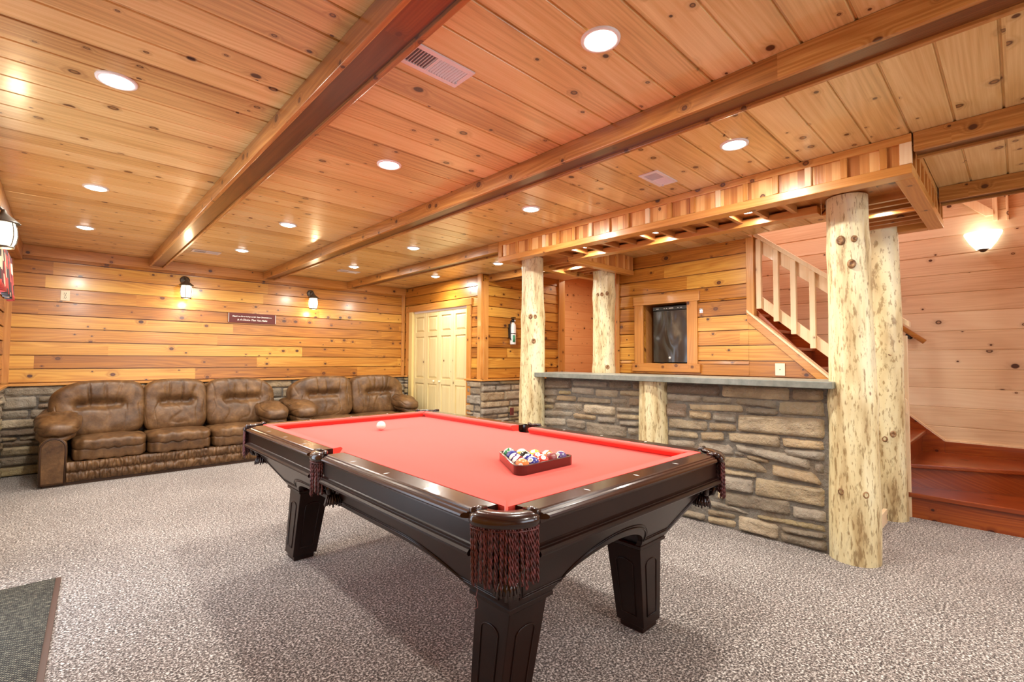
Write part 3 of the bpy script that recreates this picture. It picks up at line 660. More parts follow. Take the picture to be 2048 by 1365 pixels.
# ------------------------------------------------------------------ bar
B = thing('stone_bar', 'bar front of stacked brown and grey ledge stones', 'bar', (3.55, 2, 0))
RV = Vector(rt), Vector(up), Vector(fw)
def px2(x, y, X):     # point of the plane x = X seen at a pixel of the photograph (used once, to lay out the stones)
    d = RV[2]+RV[0]*((x-1024)/954.07)-RV[1]*((y-682.5)/954.07); k = X/d.x; return (d.y*k, 1.2+d.z*k)
A_ = [(8,20,283,30,280,82,8,66),(292,28,640,42,640,108,292,88),(652,45,815,50,815,107,652,104),(8,70,187,82,185,118,8,108),(190,84,343,95,343,122,190,116),(356,97,570,108,575,150,365,125),(578,112,818,110,818,190,585,175),(8,120,112,125,110,192,8,188),(118,122,400,130,405,168,130,155),(412,142,580,152,580,182,412,170),(125,157,237,165,237,208,125,197),(243,168,368,175,366,222,243,210),(15,194,220,212,218,262,15,246),(225,216,365,227,365,264,225,258),(375,178,820,200,820,305,372,262),(15,256,172,264,172,304,15,290),(180,268,303,268,303,312,185,312),(320,268,590,282,590,350,330,315),(598,295,818,315,818,360,605,345),(15,304,155,314,155,352,15,340),(163,317,353,325,353,384,170,378),(358,325,740,400,750,465,370,364),(605,350,820,368,820,420,620,390),(358,368,408,372,408,392,358,388),(265,390,460,400,545,485,270,440),(415,385,535,410,535,430,420,405),(765,425,815,428,812,478,768,474),(548,430,760,474,818,545,550,488),(270,447,475,482,470,503,270,478),(272,486,455,515,452,583,272,556),(465,500,820,560,820,655,458,590),(275,562,303,567,303,612,275,608),(308,572,640,620,645,695,308,640),(652,645,828,672,828,735,655,705),(215,615,350,648,460,695,230,652),(20,604,138,624,138,653,20,640),(20,647,210,690,205,720,20,680),(215,660,365,692,362,714,215,690),(219,697,368,722,366,766,215,737),(470,690,828,745,828,785,470,706),(375,690,582,745,582,820,378,765),(597,752,828,790,828,815,600,776),(592,780,830,825,832,885,592,830)]
C_ = [(348,880,508,885,508,934,348,932),(516,888,705,895,700,930,516,918),(712,890,838,898,838,935,712,930),(844,900,885,902,885,940,844,936),(348,938,432,940,432,975,348,974),(438,945,505,950,503,968,438,965),(508,922,632,934,630,972,508,960),(638,936,766,942,763,988,638,978),(772,944,885,947,885,978,772,972),(348,980,420,985,420,1015,348,1010),(425,972,535,978,533,1006,425,1000),(538,980,725,993,722,1018,538,1008),(728,990,818,994,818,1024,728,1020),(825,985,885,987,885,1030,825,1028),(348,1018,410,1022,408,1047,348,1045),(414,1010,570,1018,562,1058,414,1048),(576,1018,752,1035,748,1085,576,1072),(757,1035,885,1042,885,1070,757,1066),(348,1052,515,1062,512,1090,348,1087),(518,1070,645,1085,642,1110,518,1100),(650,1087,752,1092,750,1128,650,1122),(757,1074,885,1080,885,1108,757,1102),(348,1094,475,1100,475,1140,348,1137),(480,1102,586,1115,582,1160,480,1150),(590,1118,815,1145,812,1205,590,1190),(772,1112,885,1118,885,1145,772,1138),(820,1150,885,1154,885,1192,822,1190)]
m = MB(); XS = 3.50; rs = random.Random(77)
m.box(XS, XS+.10, .83, 3.22, 0, 1.03, (.20, .19, .165, 1))
for lst, sc_, ox, oy in ((A_, 350/896, 1330, 760), (C_, 740/2048, 960, 440)):
    for q in lst:
        pts = [px2(ox+q[i]*sc_, oy+q[i+1]*sc_, XS) for i in (0, 2, 4, 6)]
        pts = [(p[0], min(max(p[1], .005), 1.025)) for p in pts]
        mx = (sum(p[0] for p in pts)/4, sum(p[1] for p in pts)/4); pts = [(p[0]+math.copysign(.004, p[0]-mx[0]), p[1]+math.copysign(.0035, p[1]-mx[1])) for p in pts]
        c = pts; stone(m, 'x', XS, [c[0], c[1], c[2], c[3]], -1, .020+rs.uniform(-.006, .01), rs)
def fill(u0, u1, z0, z1, seed):
    rr = random.Random(seed); z = z0
    while z < z1-.03:
        h = rr.uniform(.06, .12); h = z1-z if z1-z-h < .05 else h; u = u0
        while u < u1-.03:
            w = rr.uniform(.15, .4); w = u1-u if u1-u-w < .08 else w
            stone(m, 'x', XS, [(u+.004, z+h-.004), (u+w-.004, z+h-.004), (u+w-.004, z+.004), (u+.004, z+.004)], -1, .02+rr.uniform(-.006, .01), rr); u += w
        z += h
fill(2.17, 3.20, 0, px2(960+348*740/2048, 440+1142*740/2048, XS)[1]-.01, 5)
fill(1.40, 1.92, 0, .22, 8) if False else None
m.build('stone_facing', M['stone'], B)
m = MB(); m.box(3.60, 3.66, .84, 3.20, 0, 1.03); m.build('back_panel', M['trimY'], B)
m = MB(); m.box(3.67, 4.50, .70, .725, 0, .10); m.build('end_panel', M['pale'], B, .002)
m = MB(); m.box(3.345, 3.78, .77, 3.27, 1.031, 1.074)
tag(m.build('bar_counter', M['concrete'], None, .004, origin=(3.56, 2.0, 1.03)), 'long grey-green concrete slab counter on top of the stone bar', 'countertop')

# ------------------------------------------------------------------ mini fridge etc
f = thing('mini_fridge', 'glossy black mini fridge set in the framed alcove of the bar wall', 'refrigerator', (4.95, 2.56, 1.165))
m = MB(); m.box(4.80, 5.10, 2.352, 2.775, 1.167, 1.785); m.build('body', M['black'], f, .004)
m = MB(); nn = 14; vs = []
for j in range(nn+1):
    for i in range(nn+1):
        y = 2.352+.423*i/nn; z = 1.178+.555*j/nn; vs.append((4.765-.018*math.sin(PI*i/nn), y, z))
m.add(vs, [(j*(nn+1)+i, j*(nn+1)+i+1, (j+1)*(nn+1)+i+1, (j+1)*(nn+1)+i) for j in range(nn) for i in range(nn)], smooth=True); m.box(4.765, 4.80, 2.352, 2.775, 1.178, 1.733)
dr = m.build('door', M['fridge'], f)
m = MB(); m.lathe([(0, -.006), (.012, -.005), (.014, 0)], (4.750, 2.572, 1.225), 16, axis='x'); m.build('badge', M['white'], dr)
m = MB(); m.box(4.752, 4.80, 2.352, 2.775, 1.738, 1.783); gp = m.build('control_strip', M['black'], f, .004)
m = MB()
for y, w in ((2.43, .02), (2.47, .012), (2.53, .05), (2.60, .014), (2.63, .01), (2.70, .03)): m.box(4.749, 4.752, y, y+w, 1.757, 1.763)
m.build('painted_glints', M['letter_glint'], gp)  # small white bars painted as glints on the strip
o = thing('bottle_opener', 'small silvery metal fitting screwed to the boards right of the fridge frame', 'bottle opener', (4.69, 2.19, 1.70))
m = MB(); m.box(4.682, 4.69, 2.172, 2.208, 1.675, 1.725); m.build('plate', M['chrome'], o, .003)
m = MB(); m.tube([(4.68, 2.178, 1.712), (4.66, 2.178, 1.718), (4.655, 2.19, 1.72), (4.66, 2.202, 1.718), (4.68, 2.202, 1.712)], .004); m.tube([(4.68, 2.18, 1.69), (4.665, 2.19, 1.685), (4.68, 2.2, 1.69)], .004); m.build('hook', M['chrome'], o)
def outlet(name, label, loc, plane, w, h, mat, kind, out=-1):
    o = thing(name, label, 'wall plate', loc); x, y, z = loc
    def bx(mb, a, b, c, d, e, f_): mb.box(x+out*e, x+out*f_, y+a, y+b, z+c, z+d) if plane == 'x' else mb.box(x+a, x+b, y+out*e, y+out*f_, z+c, z+d)
    m = MB(); bx(m, -w/2, w/2, -h/2, h/2, 0, .007); m.build('cover_plate', mat, o, .002)
    if kind == 'duplex':
        for s in (-1, 1):
            m = MB(); zz = s*h*.2; bx(m, -w*.24, w*.24, zz-h*.13, zz+h*.13, .006, .010); r_ = m.build('receptacle', mat, o, .002)
            m = MB(); bx(m, -w*.12, -w*.07, zz-.002, zz+.010, .0095, .0108); bx(m, w*.07, w*.12, zz-.002, zz+.010, .0095, .0108); bx(m, -.003, .003, zz-.012, zz-.006, .0095, .0108); m.build('slot', M['slot'], r_)
    m = MB(); bx(m, -.004, .004, -.004, .004, .007, .0095); m.build('screw', M['blackmetal'], o)
outlet('outlet_cover', 'cream duplex outlet high on the cedar wall, left of the lanterns', (0.0, YB-.01, 1.857), 'y', .073, .106, M['cream'], 'duplex')
outlet('blank_cover', 'cream blank cover plate low on the bar wall beside the sloping trim', (4.69, 1.472, 1.12), 'x', .08, .11, M['cream'], 'blank')
outlet('outlet_cover', 'maroon outlet in the stone wainscot under the fire extinguisher', (4.61, 4.90, .47), 'y', .07, .105, M['redplate'], 'duplex')
# sign
sg = thing('wall_sign', 'narrow maroon sign with white script lettering on the sofa wall', 'sign', (1.817, YB-.012, 1.725))
m = MB(); m.box(1.53, 2.105, YB-.024, YB-.010, 1.66, 1.79); m.build('board', M['sign'], sg, .002)
m = MB(); m.box(1.533, 1.539, YB-.026, YB-.0235, 1.667, 1.783); m.box(2.096, 2.102, YB-.026, YB-.0235, 1.667, 1.783); m.build('edge_line', M['letter_glint'], sg)
for txt, x, z, sz in (("Happiness Doesn't Depend On Your Circumstances,", 1.812, 1.738, .0176), ("Is A Choice That You Make", 1.812, 1.694, .0255)):
    text(sg, txt, sz*1.25, (x-1.817, -.0135, z-1.719), (PI/2, 0, 0), M['letter_glint'], shear=.45, extrude=.0008, offset=.0009)
# fire extinguisher
fe = thing('fire_extinguisher', 'small white fire extinguisher with black head hung on the cedar wall', 'fire extinguisher', (4.61, 4.88, 1.41))
cx, cy = 4.613, 4.885
m = MB(); m.lathe([(0, 1.41), (.040, 1.41), (.042, 1.42), (.042, 1.66), (.036, 1.69), (.018, 1.715), (.014, 1.73), (0, 1.73)], (cx, cy, 0), 24); m.build('cylinder', M['white'], fe)
m = MB(); m.lathe([(.043, 1.555), (.0436, 1.555), (.0436, 1.568), (.043, 1.568)], (cx, cy, 0), 24); m.box(cx-.03, cx+.03, cy+.03, 4.955, 1.5, 1.70); m.build('strap', M['black'], fe)
m = MB(); m.lathe([(.0425, 1.44), (.0432, 1.44), (.0432, 1.54), (.0425, 1.54)], (cx, cy, 0), 10, a0=PI+.75, a1=PI+1.7); m.build('label', plain('green_label', (.05, .26, .13), .5), fe)
m = MB(); m.lathe([(0, 1.72), (.02, 1.72), (.022, 1.75), (.014, 1.765), (0, 1.765)], (cx, cy, 0), 14); m.box(cx-.012, cx+.012, cy-.05, cy+.03, 1.765, 1.775); m.box(cx-.012, cx+.012, cy-.045, cy+.03, 1.785, 1.793)
m.tube([(cx-.02, cy, 1.745), (cx-.05, cy-.005, 1.73), (cx-.055, cy, 1.65), (cx-.05, cy, 1.50), (cx-.046, cy-.01, 1.47)], .009, 8); m.build('valve_and_hose', M['black'], fe)
m = MB(); m.lathe([(0, -.004), (.011, -.004), (.011, 0)], (cx+.015, cy-.024, 1.745), 12, axis='y'); m.build('gauge', M['white'], fe)

# ------------------------------------------------------------------ lights fittings
def can(x, y, label, z=ZC, r=.054, small=False):
    t = thing('recessed_light', label, 'ceiling light', (x, y, z), 'recessed lights in the canopy' if small else 'recessed lights in the plank ceiling')
    m = MB(); m.lathe([(r*1.32, 0), (r*1.30, -.006), (r*1.1, -.008), (r, -.002), (r*.98, .0)], (x, y, z), 32); m.build('trim_ring', M['white'], t)
    m = MB(); m.lathe([(r*.99, -.001), (r*.92, -.007), (r*.7, -.013), (r*.4, -.017), (.0001, -.018)], (x, y, z), 32); m.build('lens', M['lens_soft'] if small else M['lens'], t)
    light('can_light', 'AREA', (x, y, z-.020), CANOPY_W if small else CAN_W, WARM, r*1.8)
A1, A2, A3, A4 = 'in the leftmost bay', 'between the left beam and the middle beam', 'between the middle beam and the canopy beam', ''
for x, y, l in ((.13, 2.56, 'large bright recessed ceiling light nearest the viewer, left of the left beam'), (.13, 4.29, 'second recessed ceiling light from the viewer, left of the left beam'), (.11, 5.68, 'third and farthest recessed ceiling light left of the left beam'),
        (1.383, 1.01, 'largest recessed ceiling light, near the top edge between left and middle beams'), (1.385, 2.55, 'second recessed light from the viewer between left and middle beams'), (1.39, 4.32, 'third recessed light from the viewer between left and middle beams'), (1.37, 5.70, 'farthest recessed light between left and middle beams, in front of the sign'),
        (2.59, 1.02, 'recessed light nearest the right side between the middle beam and the canopy'), (2.593, 2.55, 'recessed light between the middle beam and the canopy, left of the small vent'), (2.634, 4.31, 'recessed light past the canopy corner between middle beam and next beam'), (2.64, 5.72, 'farthest recessed light beside the round-edged vent near the right lantern'),
        (3.774, 5.585, 'recessed light in front of the bifold closet door'), (3.80, 4.29, 'recessed light at the far left corner of the bar canopy')):
    can(x, y, l)
can(1.3, -.9, 'recessed ceiling light behind the viewer, left'); can(2.6, -.9, 'recessed ceiling light behind the viewer, right'); can(3.7, -.9, 'recessed ceiling light behind the viewer, far right'); can(3.66, 1.9, 'recessed ceiling light inside the canopy opening over the bar well', ZC)
for x, y, l in ((3.37, 1.243, 'recessed canopy light nearest the thick front log'), (3.385, 1.938, 'recessed canopy light above the middle of the bar'), (3.385, 2.635, 'recessed canopy light above the far half of the bar'), (3.98, 3.268, 'recessed canopy light between the two far log posts'), (3.95, .61, 'recessed canopy light right of the thick front log')):
    can(x, y, l, 2.222, .045, True)
bpy.data.objects['recessed_light'].name = 'recessed_light'
def vent(x0, x1, y0, y1, label, z=ZC, n=22):
    t = thing('ceiling_vent', label, 'vent', ((x0+x1)/2, (y0+y1)/2, z), 'white ceiling vents')
    m = MB(); b = .022
    for a in ((x0, x1, y0, y0+b), (x0, x1, y1-b, y1), (x0, x0+b, y0+b, y1-b), (x1-b, x1, y0+b, y1-b), ((x0+x1)/2-.004, (x0+x1)/2+.004, y0+b, y1-b)): m.box(*a, z-.007, z-.0005)
    m.build('frame', M['vent'], t, .001)
    m = MB(); m.box(x0+b, x1-b, y0+b, y1-b, z-.0012, z-.0004); m.build('shade_plate', M['ventdark'], t)  # flat dark plate, shade between the louvres put into its colour
    m = MB(); L = x1-x0-2*b
    for i in range(n):
        x = x0+b+L*(i+.5)/n; s = -1 if i < n/2 else 1
        m.add([(x-.003, y0+b, z-.0015), (x-.003, y1-b, z-.0015), (x+.002*s, y1-b, z-.0068), (x+.002*s, y0+b, z-.0068), (x-.001, y0+b, z-.0015), (x-.001, y1-b, z-.0015), (x+.004*s, y1-b, z-.0068), (x+.004*s, y0+b, z-.0068)], [(0, 1, 2, 3), (4, 5, 6, 7), (2, 3, 7, 6), (0, 1, 5, 4)])
    m.build('louvre', M['vent'], t)
    m = MB(); m.box(x1-b-.004, x1-b+.002, y1-b-.022, y1-b-.012, z-.018, z-.006); m.build('damper_lever', M['vent'], t)
vent(.86, 1.18, 1.478, 1.618, 'white louvred ceiling vent right beside the left beam, large, near the top')
vent(2.605, 2.86, 1.485, 1.615, 'small square-looking white ceiling vent between the middle beam and the canopy', n=16)
vent(.975, 1.24, 6.0, 6.13, 'ceiling vent far back beside the left beam above the left lantern')
vent(2.60, 2.87, 6.02, 6.15, 'ceiling vent far back beside the farthest recessed light near the right lantern')
def lantern(x, y, z, out, label, zoff=0):
    """z = centre height of the glass; out = unit vector pointing off the wall"""
    t = thing('wall_lantern', label, 'wall lamp', (x, y, z)); ox, oy = out
    m = MB(); back = (x-ox*.12, y-oy*.12)
    ax = 'x' if ox else 'y'
    m.lathe([(0, 0), (.052, 0), (.052, .012), (.036, .02), (0, .022)] if (ox+oy) > 0 else [(0, 0), (.052, 0), (.052, -.012), (.036, -.02), (0, -.022)], (back[0], back[1], z+.155), 20, axis=ax); m.build('back_plate', M['blackmetal'], t)
    m = MB(); m.tube([(back[0]+ox*.01, back[1]+oy*.01, z+.155), (x-ox*.07, y-oy*.07, z+.185), (x-ox*.03, y-oy*.03, z+.18), (x, y, z+.15)], .009, 8); m.build('arm', M['blackmetal'], t)
    m = MB(); m.lathe([(.006, .16), (.012, .15), (.016, .135), (.05, .105), (.072, .085), (.078, .078), (.074, .075), (0, .080)], (x, y, z), 20); m.build('hood', M['blackmetal'], t)
    m = MB(); m.lathe([(.052, .078), (.060, .04), (.063, 0), (.058, -.04), (.046, -.070), (.0, -.072)], (x, y, z), 24); m.build('glass_shade', M['glow'], t)
    m = MB()
    for k in range(6):
        a = 2*PI*k/6+.3; m.tube([(x+r*math.cos(a), y+r*math.sin(a), z+h) for r, h in ((.056, .078), (.0635, .04), (.0665, 0), (.062, -.04), (.050, -.07))], .0025, 5)
    m.lathe([(.046, -.066), (.054, -.068), (.054, -.078), (.02, -.084), (0, -.085)], (x, y, z), 20); m.build('cage', M['blackmetal'], t)
    light('lantern_glow', 'POINT', (x+ox*.03, y+oy*.03, z-.115), LANTERN_W, (1, .74, .42), .04)
    light('lantern_glow', 'POINT', (x-ox*.06, y-oy*.06, z), LANTERN_W*.35, (1, .74, .42), .02)
lantern(1.057, 6.845, 1.99, (0, -1), 'lit bronze wall lantern on the sofa wall, left of the maroon sign')
lantern(2.565, 6.845, 1.975, (0, -1), 'lit bronze wall lantern on the sofa wall, right of the maroon sign')
lantern(-.29, 4.24, 1.945, (1, 0), 'wall lantern cut off by the left edge of the view, above the patchwork valance')
sc = thing('wall_sconce', 'bright frosted bowl sconce on the pink pine stair wall', 'wall lamp', (5.79, .19, 2.2))
m = MB()
prof = [(.0, 2.165), (.045, 2.172), (.085, 2.23), (.118, 2.30), (.122, 2.318), (.114, 2.318), (.08, 2.24)]
m.lathe(prof, (5.79, .19, 0), 28, a0=PI/2, a1=3*PI/2); m.build('bowl', M['bowl'], sc)
m = MB(); m.lathe([(0, 2.146), (.018, 2.150), (.022, 2.160), (.04, 2.170), (0, 2.172)], (5.775, .19, 0), 16, a0=PI/2, a1=3*PI/2); m.build('finial', M['blackmetal'], sc)
light('sconce_glow', 'POINT', (5.70, .19, 2.36), SCONCE_W, (1, .80, .60), .05)

# ------------------------------------------------------------------ valance, mat
t = thing('window_valance', 'red and black patchwork valance hanging at the left edge beneath the lantern', 'curtain', (-.36, 5.2, 2.0))
m = MB(); vs = []; nu, nz = 90, 6
for j in range(nz+1):
    for i in range(nu+1):
        y = 4.62+1.25*i/nu; fl = .022*math.sin(i*.9)*(j/nz*.8+.2); vs.append((-.345+fl+(.012*j/nz), y, 2.03-.36*j/nz+.006*math.sin(i*.45)*(j == nz)))
m.add(vs, [(j*(nu+1)+i, j*(nu+1)+i+1, (j+1)*(nu+1)+i+1, (j+1)*(nu+1)+i) for j in range(nz) for i in range(nu)], smooth=True)
o = m.build('cloth', M['curtain'], t); sd = o.modifiers.new('s', 'SOLIDIFY'); sd.thickness = .003
m = MB(); m.cyl((-.36, 4.58, 2.035), (-.36, 5.90, 2.035), .011, n=10); m.box(-.45, -.36, 4.60, 4.615, 2.02, 2.05); m.box(-.45, -.36, 5.865, 5.88, 2.02, 2.05); m.build('rod', M['blackmetal'], t)
t = thing('door_mat', 'dark woven door mat with brown rubber edge on the carpet', 'mat', (-.19, 3.03, 0), rz=0)
m = MB(); c = lambda x, y: (x+(y-3.6)*.041, y)
def q4(x0, x1, y0, y1, z0, z1): m.quad8([(*c(x0, y0), z0), (*c(x1, y0), z0), (*c(x1, y1), z0), (*c(x0, y1), z0)], [(*c(x0, y0), z1), (*c(x1, y0), z1), (*c(x1, y1), z1), (*c(x0, y1), z1)])
q4(-.36, .03, 2.25, 3.60, .001, .007); m.build('rubber_edge', plain('brown_rubber', (.075, .040, .032), .45), t, .002)
m = MB(); q4(-.345, .008, 2.265, 3.585, .006, .013); m.build('woven_top', M['mat'], t)

# ------------------------------------------------------------------ pool table
CX, CY = 1.515, 2.12
NX, NY, HX, HY, ZT = .545, 1.075, .705, 1.228, .785
pt = thing('pool_table', 'dark mahogany pool table with red felt and fringed leather pockets', 'pool table', (CX, CY, 0))
# bed
def arc(cx, cy, r, a0, a1, n=10): return [(cx+r*math.cos(a0+(a1-a0)*i/n), cy+r*math.sin(a0+(a1-a0)*i/n)) for i in range(n+1)]
ex, ey = NX+.045, NY+.045; PR, SR = .062, .056; PC = .052
out = []
def cor(sx, sy):
    c_ = (sx*(NX+PC), sy*(NY+PC)); return c_
out = []
out += [(ex, -SR*.95)][:0]
c1 = cor(1, -1); c2 = cor(1, 1); c3 = cor(-1, 1); c4 = cor(-1, -1)
out += [(ex, c1[1]+PR)] and arc(ex+.02, 0, SR, PI*1.5+.25, PI/2-.25+2*PI-2*PI, 2)[:0]
def notch(cx, cy, r, a0, a1): return arc(cx, cy, r, a0, a1, 12)
poly = []
poly += notch(c1[0], c1[1], PR, PI, PI/2)                  # lower right corner
poly += notch(ex+.025, 0, SR, PI*1.5-.35, PI/2+.35)        # right side
poly += notch(c2[0], c2[1], PR, -PI/2, -PI)
poly += [(0, ey)]
poly += notch(c3[0], c3[1], PR, 0, -PI/2)
poly += notch(-ex-.025, 0, SR, PI/2-.35, -PI/2+.35)
poly += notch(c4[0], c4[1], PR, PI/2, 0)
poly += [(0, -ey)]
m = MB(); P3 = [(CX+x, CY+y) for x, y in poly]
m.add([(x, y, .75) for x, y in P3]+[(x, y, .722) for x, y in P3], [tuple(range(len(P3)))]+[(i, (i+1) % len(P3), len(P3)+(i+1) % len(P3), len(P3)+i) for i in range(len(P3))])
m.build('playing_surface', M['felt'], pt)
# rails: profile (d outward from the nose, z)
RW = HX-NX
def rail(a0, a1, side, cut0, cut1, sights):
    """side: 'x+','x-','y+','y-'; a0..a1 along; cut = (inner setback of the cushion end)"""
    s = 1 if side[1] == '+' else -1; N = NX if side[0] == 'x' else NY; Wd = (HX if side[0] == 'x' else HY)-N
    def P(a, d, z): return (CX+s*(N+d), CY+a, z) if side[0] == 'x' else (CX+a, CY+s*(N+d), z)
    wp = [(.050, .750), (.050, ZT-.001), (.054, ZT), (Wd-.036, ZT), (Wd-.030, ZT-.002), (Wd-.028, ZT-.005), (Wd-.022, ZT-.003), (Wd-.016, ZT-.006), (Wd-.014, ZT-.009), (Wd-.008, ZT-.008), (Wd-.002, ZT-.012), (Wd, ZT-.017), (Wd-.003, ZT-.022), (Wd-.012, ZT-.024), (Wd-.02, ZT-.024), (Wd-.02, .750)]
    def ends(d, e, side_): # chamfered outer corner near the corner pockets
        k = cut0 if side_ == 0 else cut1; base = a0 if side_ == 0 else a1; sg_ = 1 if side_ == 0 else -1
        if k == 'corner': off = .012+max(0, (d-(Wd-.04)))*.85
        else: off = max(0, (d-(Wd-.045)))*.55
        return base+sg_*off
    lo = [P(ends(d, z, 0), d, z) for d, z in wp]; hi = [P(ends(d, z, 1), d, z) for d, z in wp]
    m = MB(); m.quad8(lo, hi); r = m.build('rail', M['mahog_gloss'], pt)
    # cushion
    cpf = [(0, ZT-.004), (-.003, ZT-.010), (.020, .751), (.050, .751), (.050, ZT+.0005), (.010, ZT+.0005)]
    def cend(d, side_):
        k = cut0 if side_ == 0 else cut1; base = a0 if side_ == 0 else a1; sg_ = 1 if side_ == 0 else -1
        sl = 1.0 if k == 'corner' else .35
        return base+sg_*((.05-d)*sl-.016 if k == 'corner' else (.05-d)*sl)
    m = MB(); m.quad8([P(cend(d, 0), d, z) for d, z in cpf], [P(cend(d, 1), d, z) for d, z in cpf]); m.build('cushion', M['felt'], r)
    for a in sights:
        m = MB(); c_ = Vector(P(a, .105 if side[0] == 'x' else .09, ZT+.0006)); lu = .013; wd = .0055
        al = Vector((0, 1, 0)) if side[0] == 'x' else Vector((1, 0, 0)); ac = Vector((1, 0, 0)) if side[0] == 'x' else Vector((0, 1, 0))
        # diamonds point across the rail
        m.add([c_+ac*lu*1.15, c_+al*wd, c_-ac*lu*1.15, c_-al*wd], [(0, 1, 2, 3)]); m.build('sight', M['pearl'], r)
    # apron
    ap = [(Wd-.022, .765), (Wd-.022, .696), (Wd-.018, .693), (Wd-.012, .690), (Wd-.012, .687), (Wd-.006, .684), (Wd, .678), (Wd, .672), (Wd-.004, .667), (Wd-.03, .665), (Wd-.05, .665), (Wd-.05, .765)]
    m = MB(); m.quad8([P(a0+.012+(0 if cut0 == 'corner' else -.006), d, z) for d, z in ap], [P(a1-.012+(0 if cut1 == 'corner' else .006), d, z) for d, z in ap]); m.build('apron', M['mahog'], pt)
L0, L1 = -(HY-.135), -.052; sx_ = [.27, .54, .81]
for sd in ('x+', 'x-'):
    rail(-(HY-.130), -.058, sd, 'corner', 'side', [-a for a in sx_]); rail(.058, HY-.130, sd, 'side', 'corner', sx_)
for sd in ('y+', 'y-'): rail(-(HX-.130), HX-.130, sd, 'corner', 'corner', [-.285, 0, .285])
# pockets
rp = random.Random(8)
def strand(mb, x, y, z0, ln, r, ph):
    n = max(8, int(ln/.0055)); dx, dy = rp.uniform(-.004, .004), rp.uniform(-.004, .004)
    for h in (0, PI):
        pts = [(x+dx*i/n+r*.55*math.cos(ph+h+i*1.0), y+dy*i/n+r*.55*math.sin(ph+h+i*1.0), z0-ln*i/n) for i in range(n+1)]
        mb.tube(pts, r*.62, 5)
def pocket(cx, cy, ang, half, R, corner, fine=True):
    """collar arc centred at (cx,cy) facing ang, half-width angle, radius R"""
    t = MB(); n = 22
    prof = [(-.052, .780), (-.048, .788), (-.030, .7895), (-.012, .7925), (.002, .789), (.010, .780), (.013, .770), (.011, .757), (.002, .752), (-.012, .753), (-.020, .765)]
    rings = []
    for k in range(n+1):
        a = ang-half+2*half*k/n; e = min(1, min(k, n-k)/1.5)*.35+.65
        rings.append([(cx+(R+d*e)*math.cos(a), cy+(R+d*e)*math.sin(a), .772+(z-.772)*e) for d, z in prof])
    mth = len(prof); vs = [p for r_ in rings for p in r_]
    t.add(vs, [(i*mth+j, i*mth+(j+1) % mth, (i+1)*mth+(j+1) % mth, (i+1)*mth+j) for i in range(n) for j in range(mth)]+[tuple(range(mth)), tuple(range(n*mth, (n+1)*mth))], smooth=True)
    # collar ears hugging the rail ends
    for sgn in (-1, 1):
        a = ang+sgn*half; b = a-sgn*.35; Ri = R-.055
        e0 = Vector((cx+R*math.cos(a), cy+R*math.sin(a), .7865)); e1 = Vector((cx+Ri*math.cos(a), cy+Ri*math.sin(a), .7865)); e2 = Vector((cx+(R-.02)*math.cos(b), cy+(R-.02)*math.sin(b), .789))
        t.tube([e0, (e0+e1)/2+Vector((0, 0, .002)), e1], [.011, .010, .005], 8)
    p = t.build('pocket', M['pocket'], pt)
    # liner
    t = MB(); Rl = (PR if corner else SR)
    if corner: lx, ly = CX+math.copysign(NX+PC, cx-CX), CY+math.copysign(NY+PC, cy-CY)
    else: lx, ly = CX+math.copysign(ex+.025, cx-CX), cy
    t.lathe([(Rl+.012, .780), (Rl+.006, .735)], (lx, ly, 0), 16, a0=ang-(.9 if corner else 1.2), a1=ang+(.9 if corner else 1.2)); t.lathe([(Rl+.003, .735), (Rl-.004, .70), (Rl-.018, .655), (0, .64)], (lx, ly, 0), 22); t.build('pocket_liner', M['pocket'], p)
    # fringe
    t = MB(); ns = 27 if corner else 14; ln = .150
    hh = half*.93
    for k in range(ns):
        a = ang-hh+2*hh*k/(ns-1); rr_ = R+.004+rp.uniform(-.002, .003)
        L_ = ln+rp.uniform(-.012, .012)-(.02 if not corner else 0)*abs(k/(ns-1)-.5)
        strand(t, cx+rr_*math.cos(a), cy+rr_*math.sin(a), .757, L_, .0042, rp.uniform(0, 6))
    for zz in (.757, .748):
        t.tube([(cx+(R+.008)*math.cos(ang-hh+2*hh*k/40), cy+(R+.008)*math.sin(ang-hh+2*hh*k/40), zz+.0012*(k % 2)) for k in range(41)], .0022, 5)
    t.build('fringe', M['fringe'], p)
    # hanging net with tassel
    t = MB(); bx, by = lx*.75+(CX)*.25*0+cx*.25, ly*.75+cy*.25; bx, by = lx, ly
    t.lathe([(.05, .66), (.052, .64), (.040, .618), (.022, .602), (.020, .596), (.028, .575), (.034, .555), (.026, .553), (0, .56)], (bx, by, 0), 18)
    for k in range(8):
        a = 2*PI*k/8; r_ = .047
        t.tube([(bx+r_*math.cos(a)+.012*math.cos(a+b_)*0, by+r_*math.sin(a), .66), (bx+.058*math.cos(a), by+.058*math.sin(a), .635), (bx+.050*math.cos(a), by+.050*math.sin(a), .612), (bx+.022*math.cos(a), by+.022*math.sin(a), .602)], [.009, .013, .011, .008], 7) if True else None
    for k in range(16):
        a = 2*PI*k/16; t.tube([(bx+.02*math.cos(a), by+.02*math.sin(a), .598), (bx+.030*math.cos(a), by+.030*math.sin(a), .572), (bx+.036*math.cos(a), by+.036*math.sin(a), .552-rp.uniform(0, .01))], .004, 5)
    t.build('net_tassel', M['pocket'], p)
b_ = 0
RC = .125
for sx in (-1, 1):
    for sy in (-1, 1):
        pocket(CX+sx*(HX-RC-.010), CY+sy*(HY-RC-.010), math.atan2(sy, sx), .80, RC+.002, True)
    pocket(CX+sx*(HX-.060), CY, 0 if sx > 0 else PI, .95, .062, False)
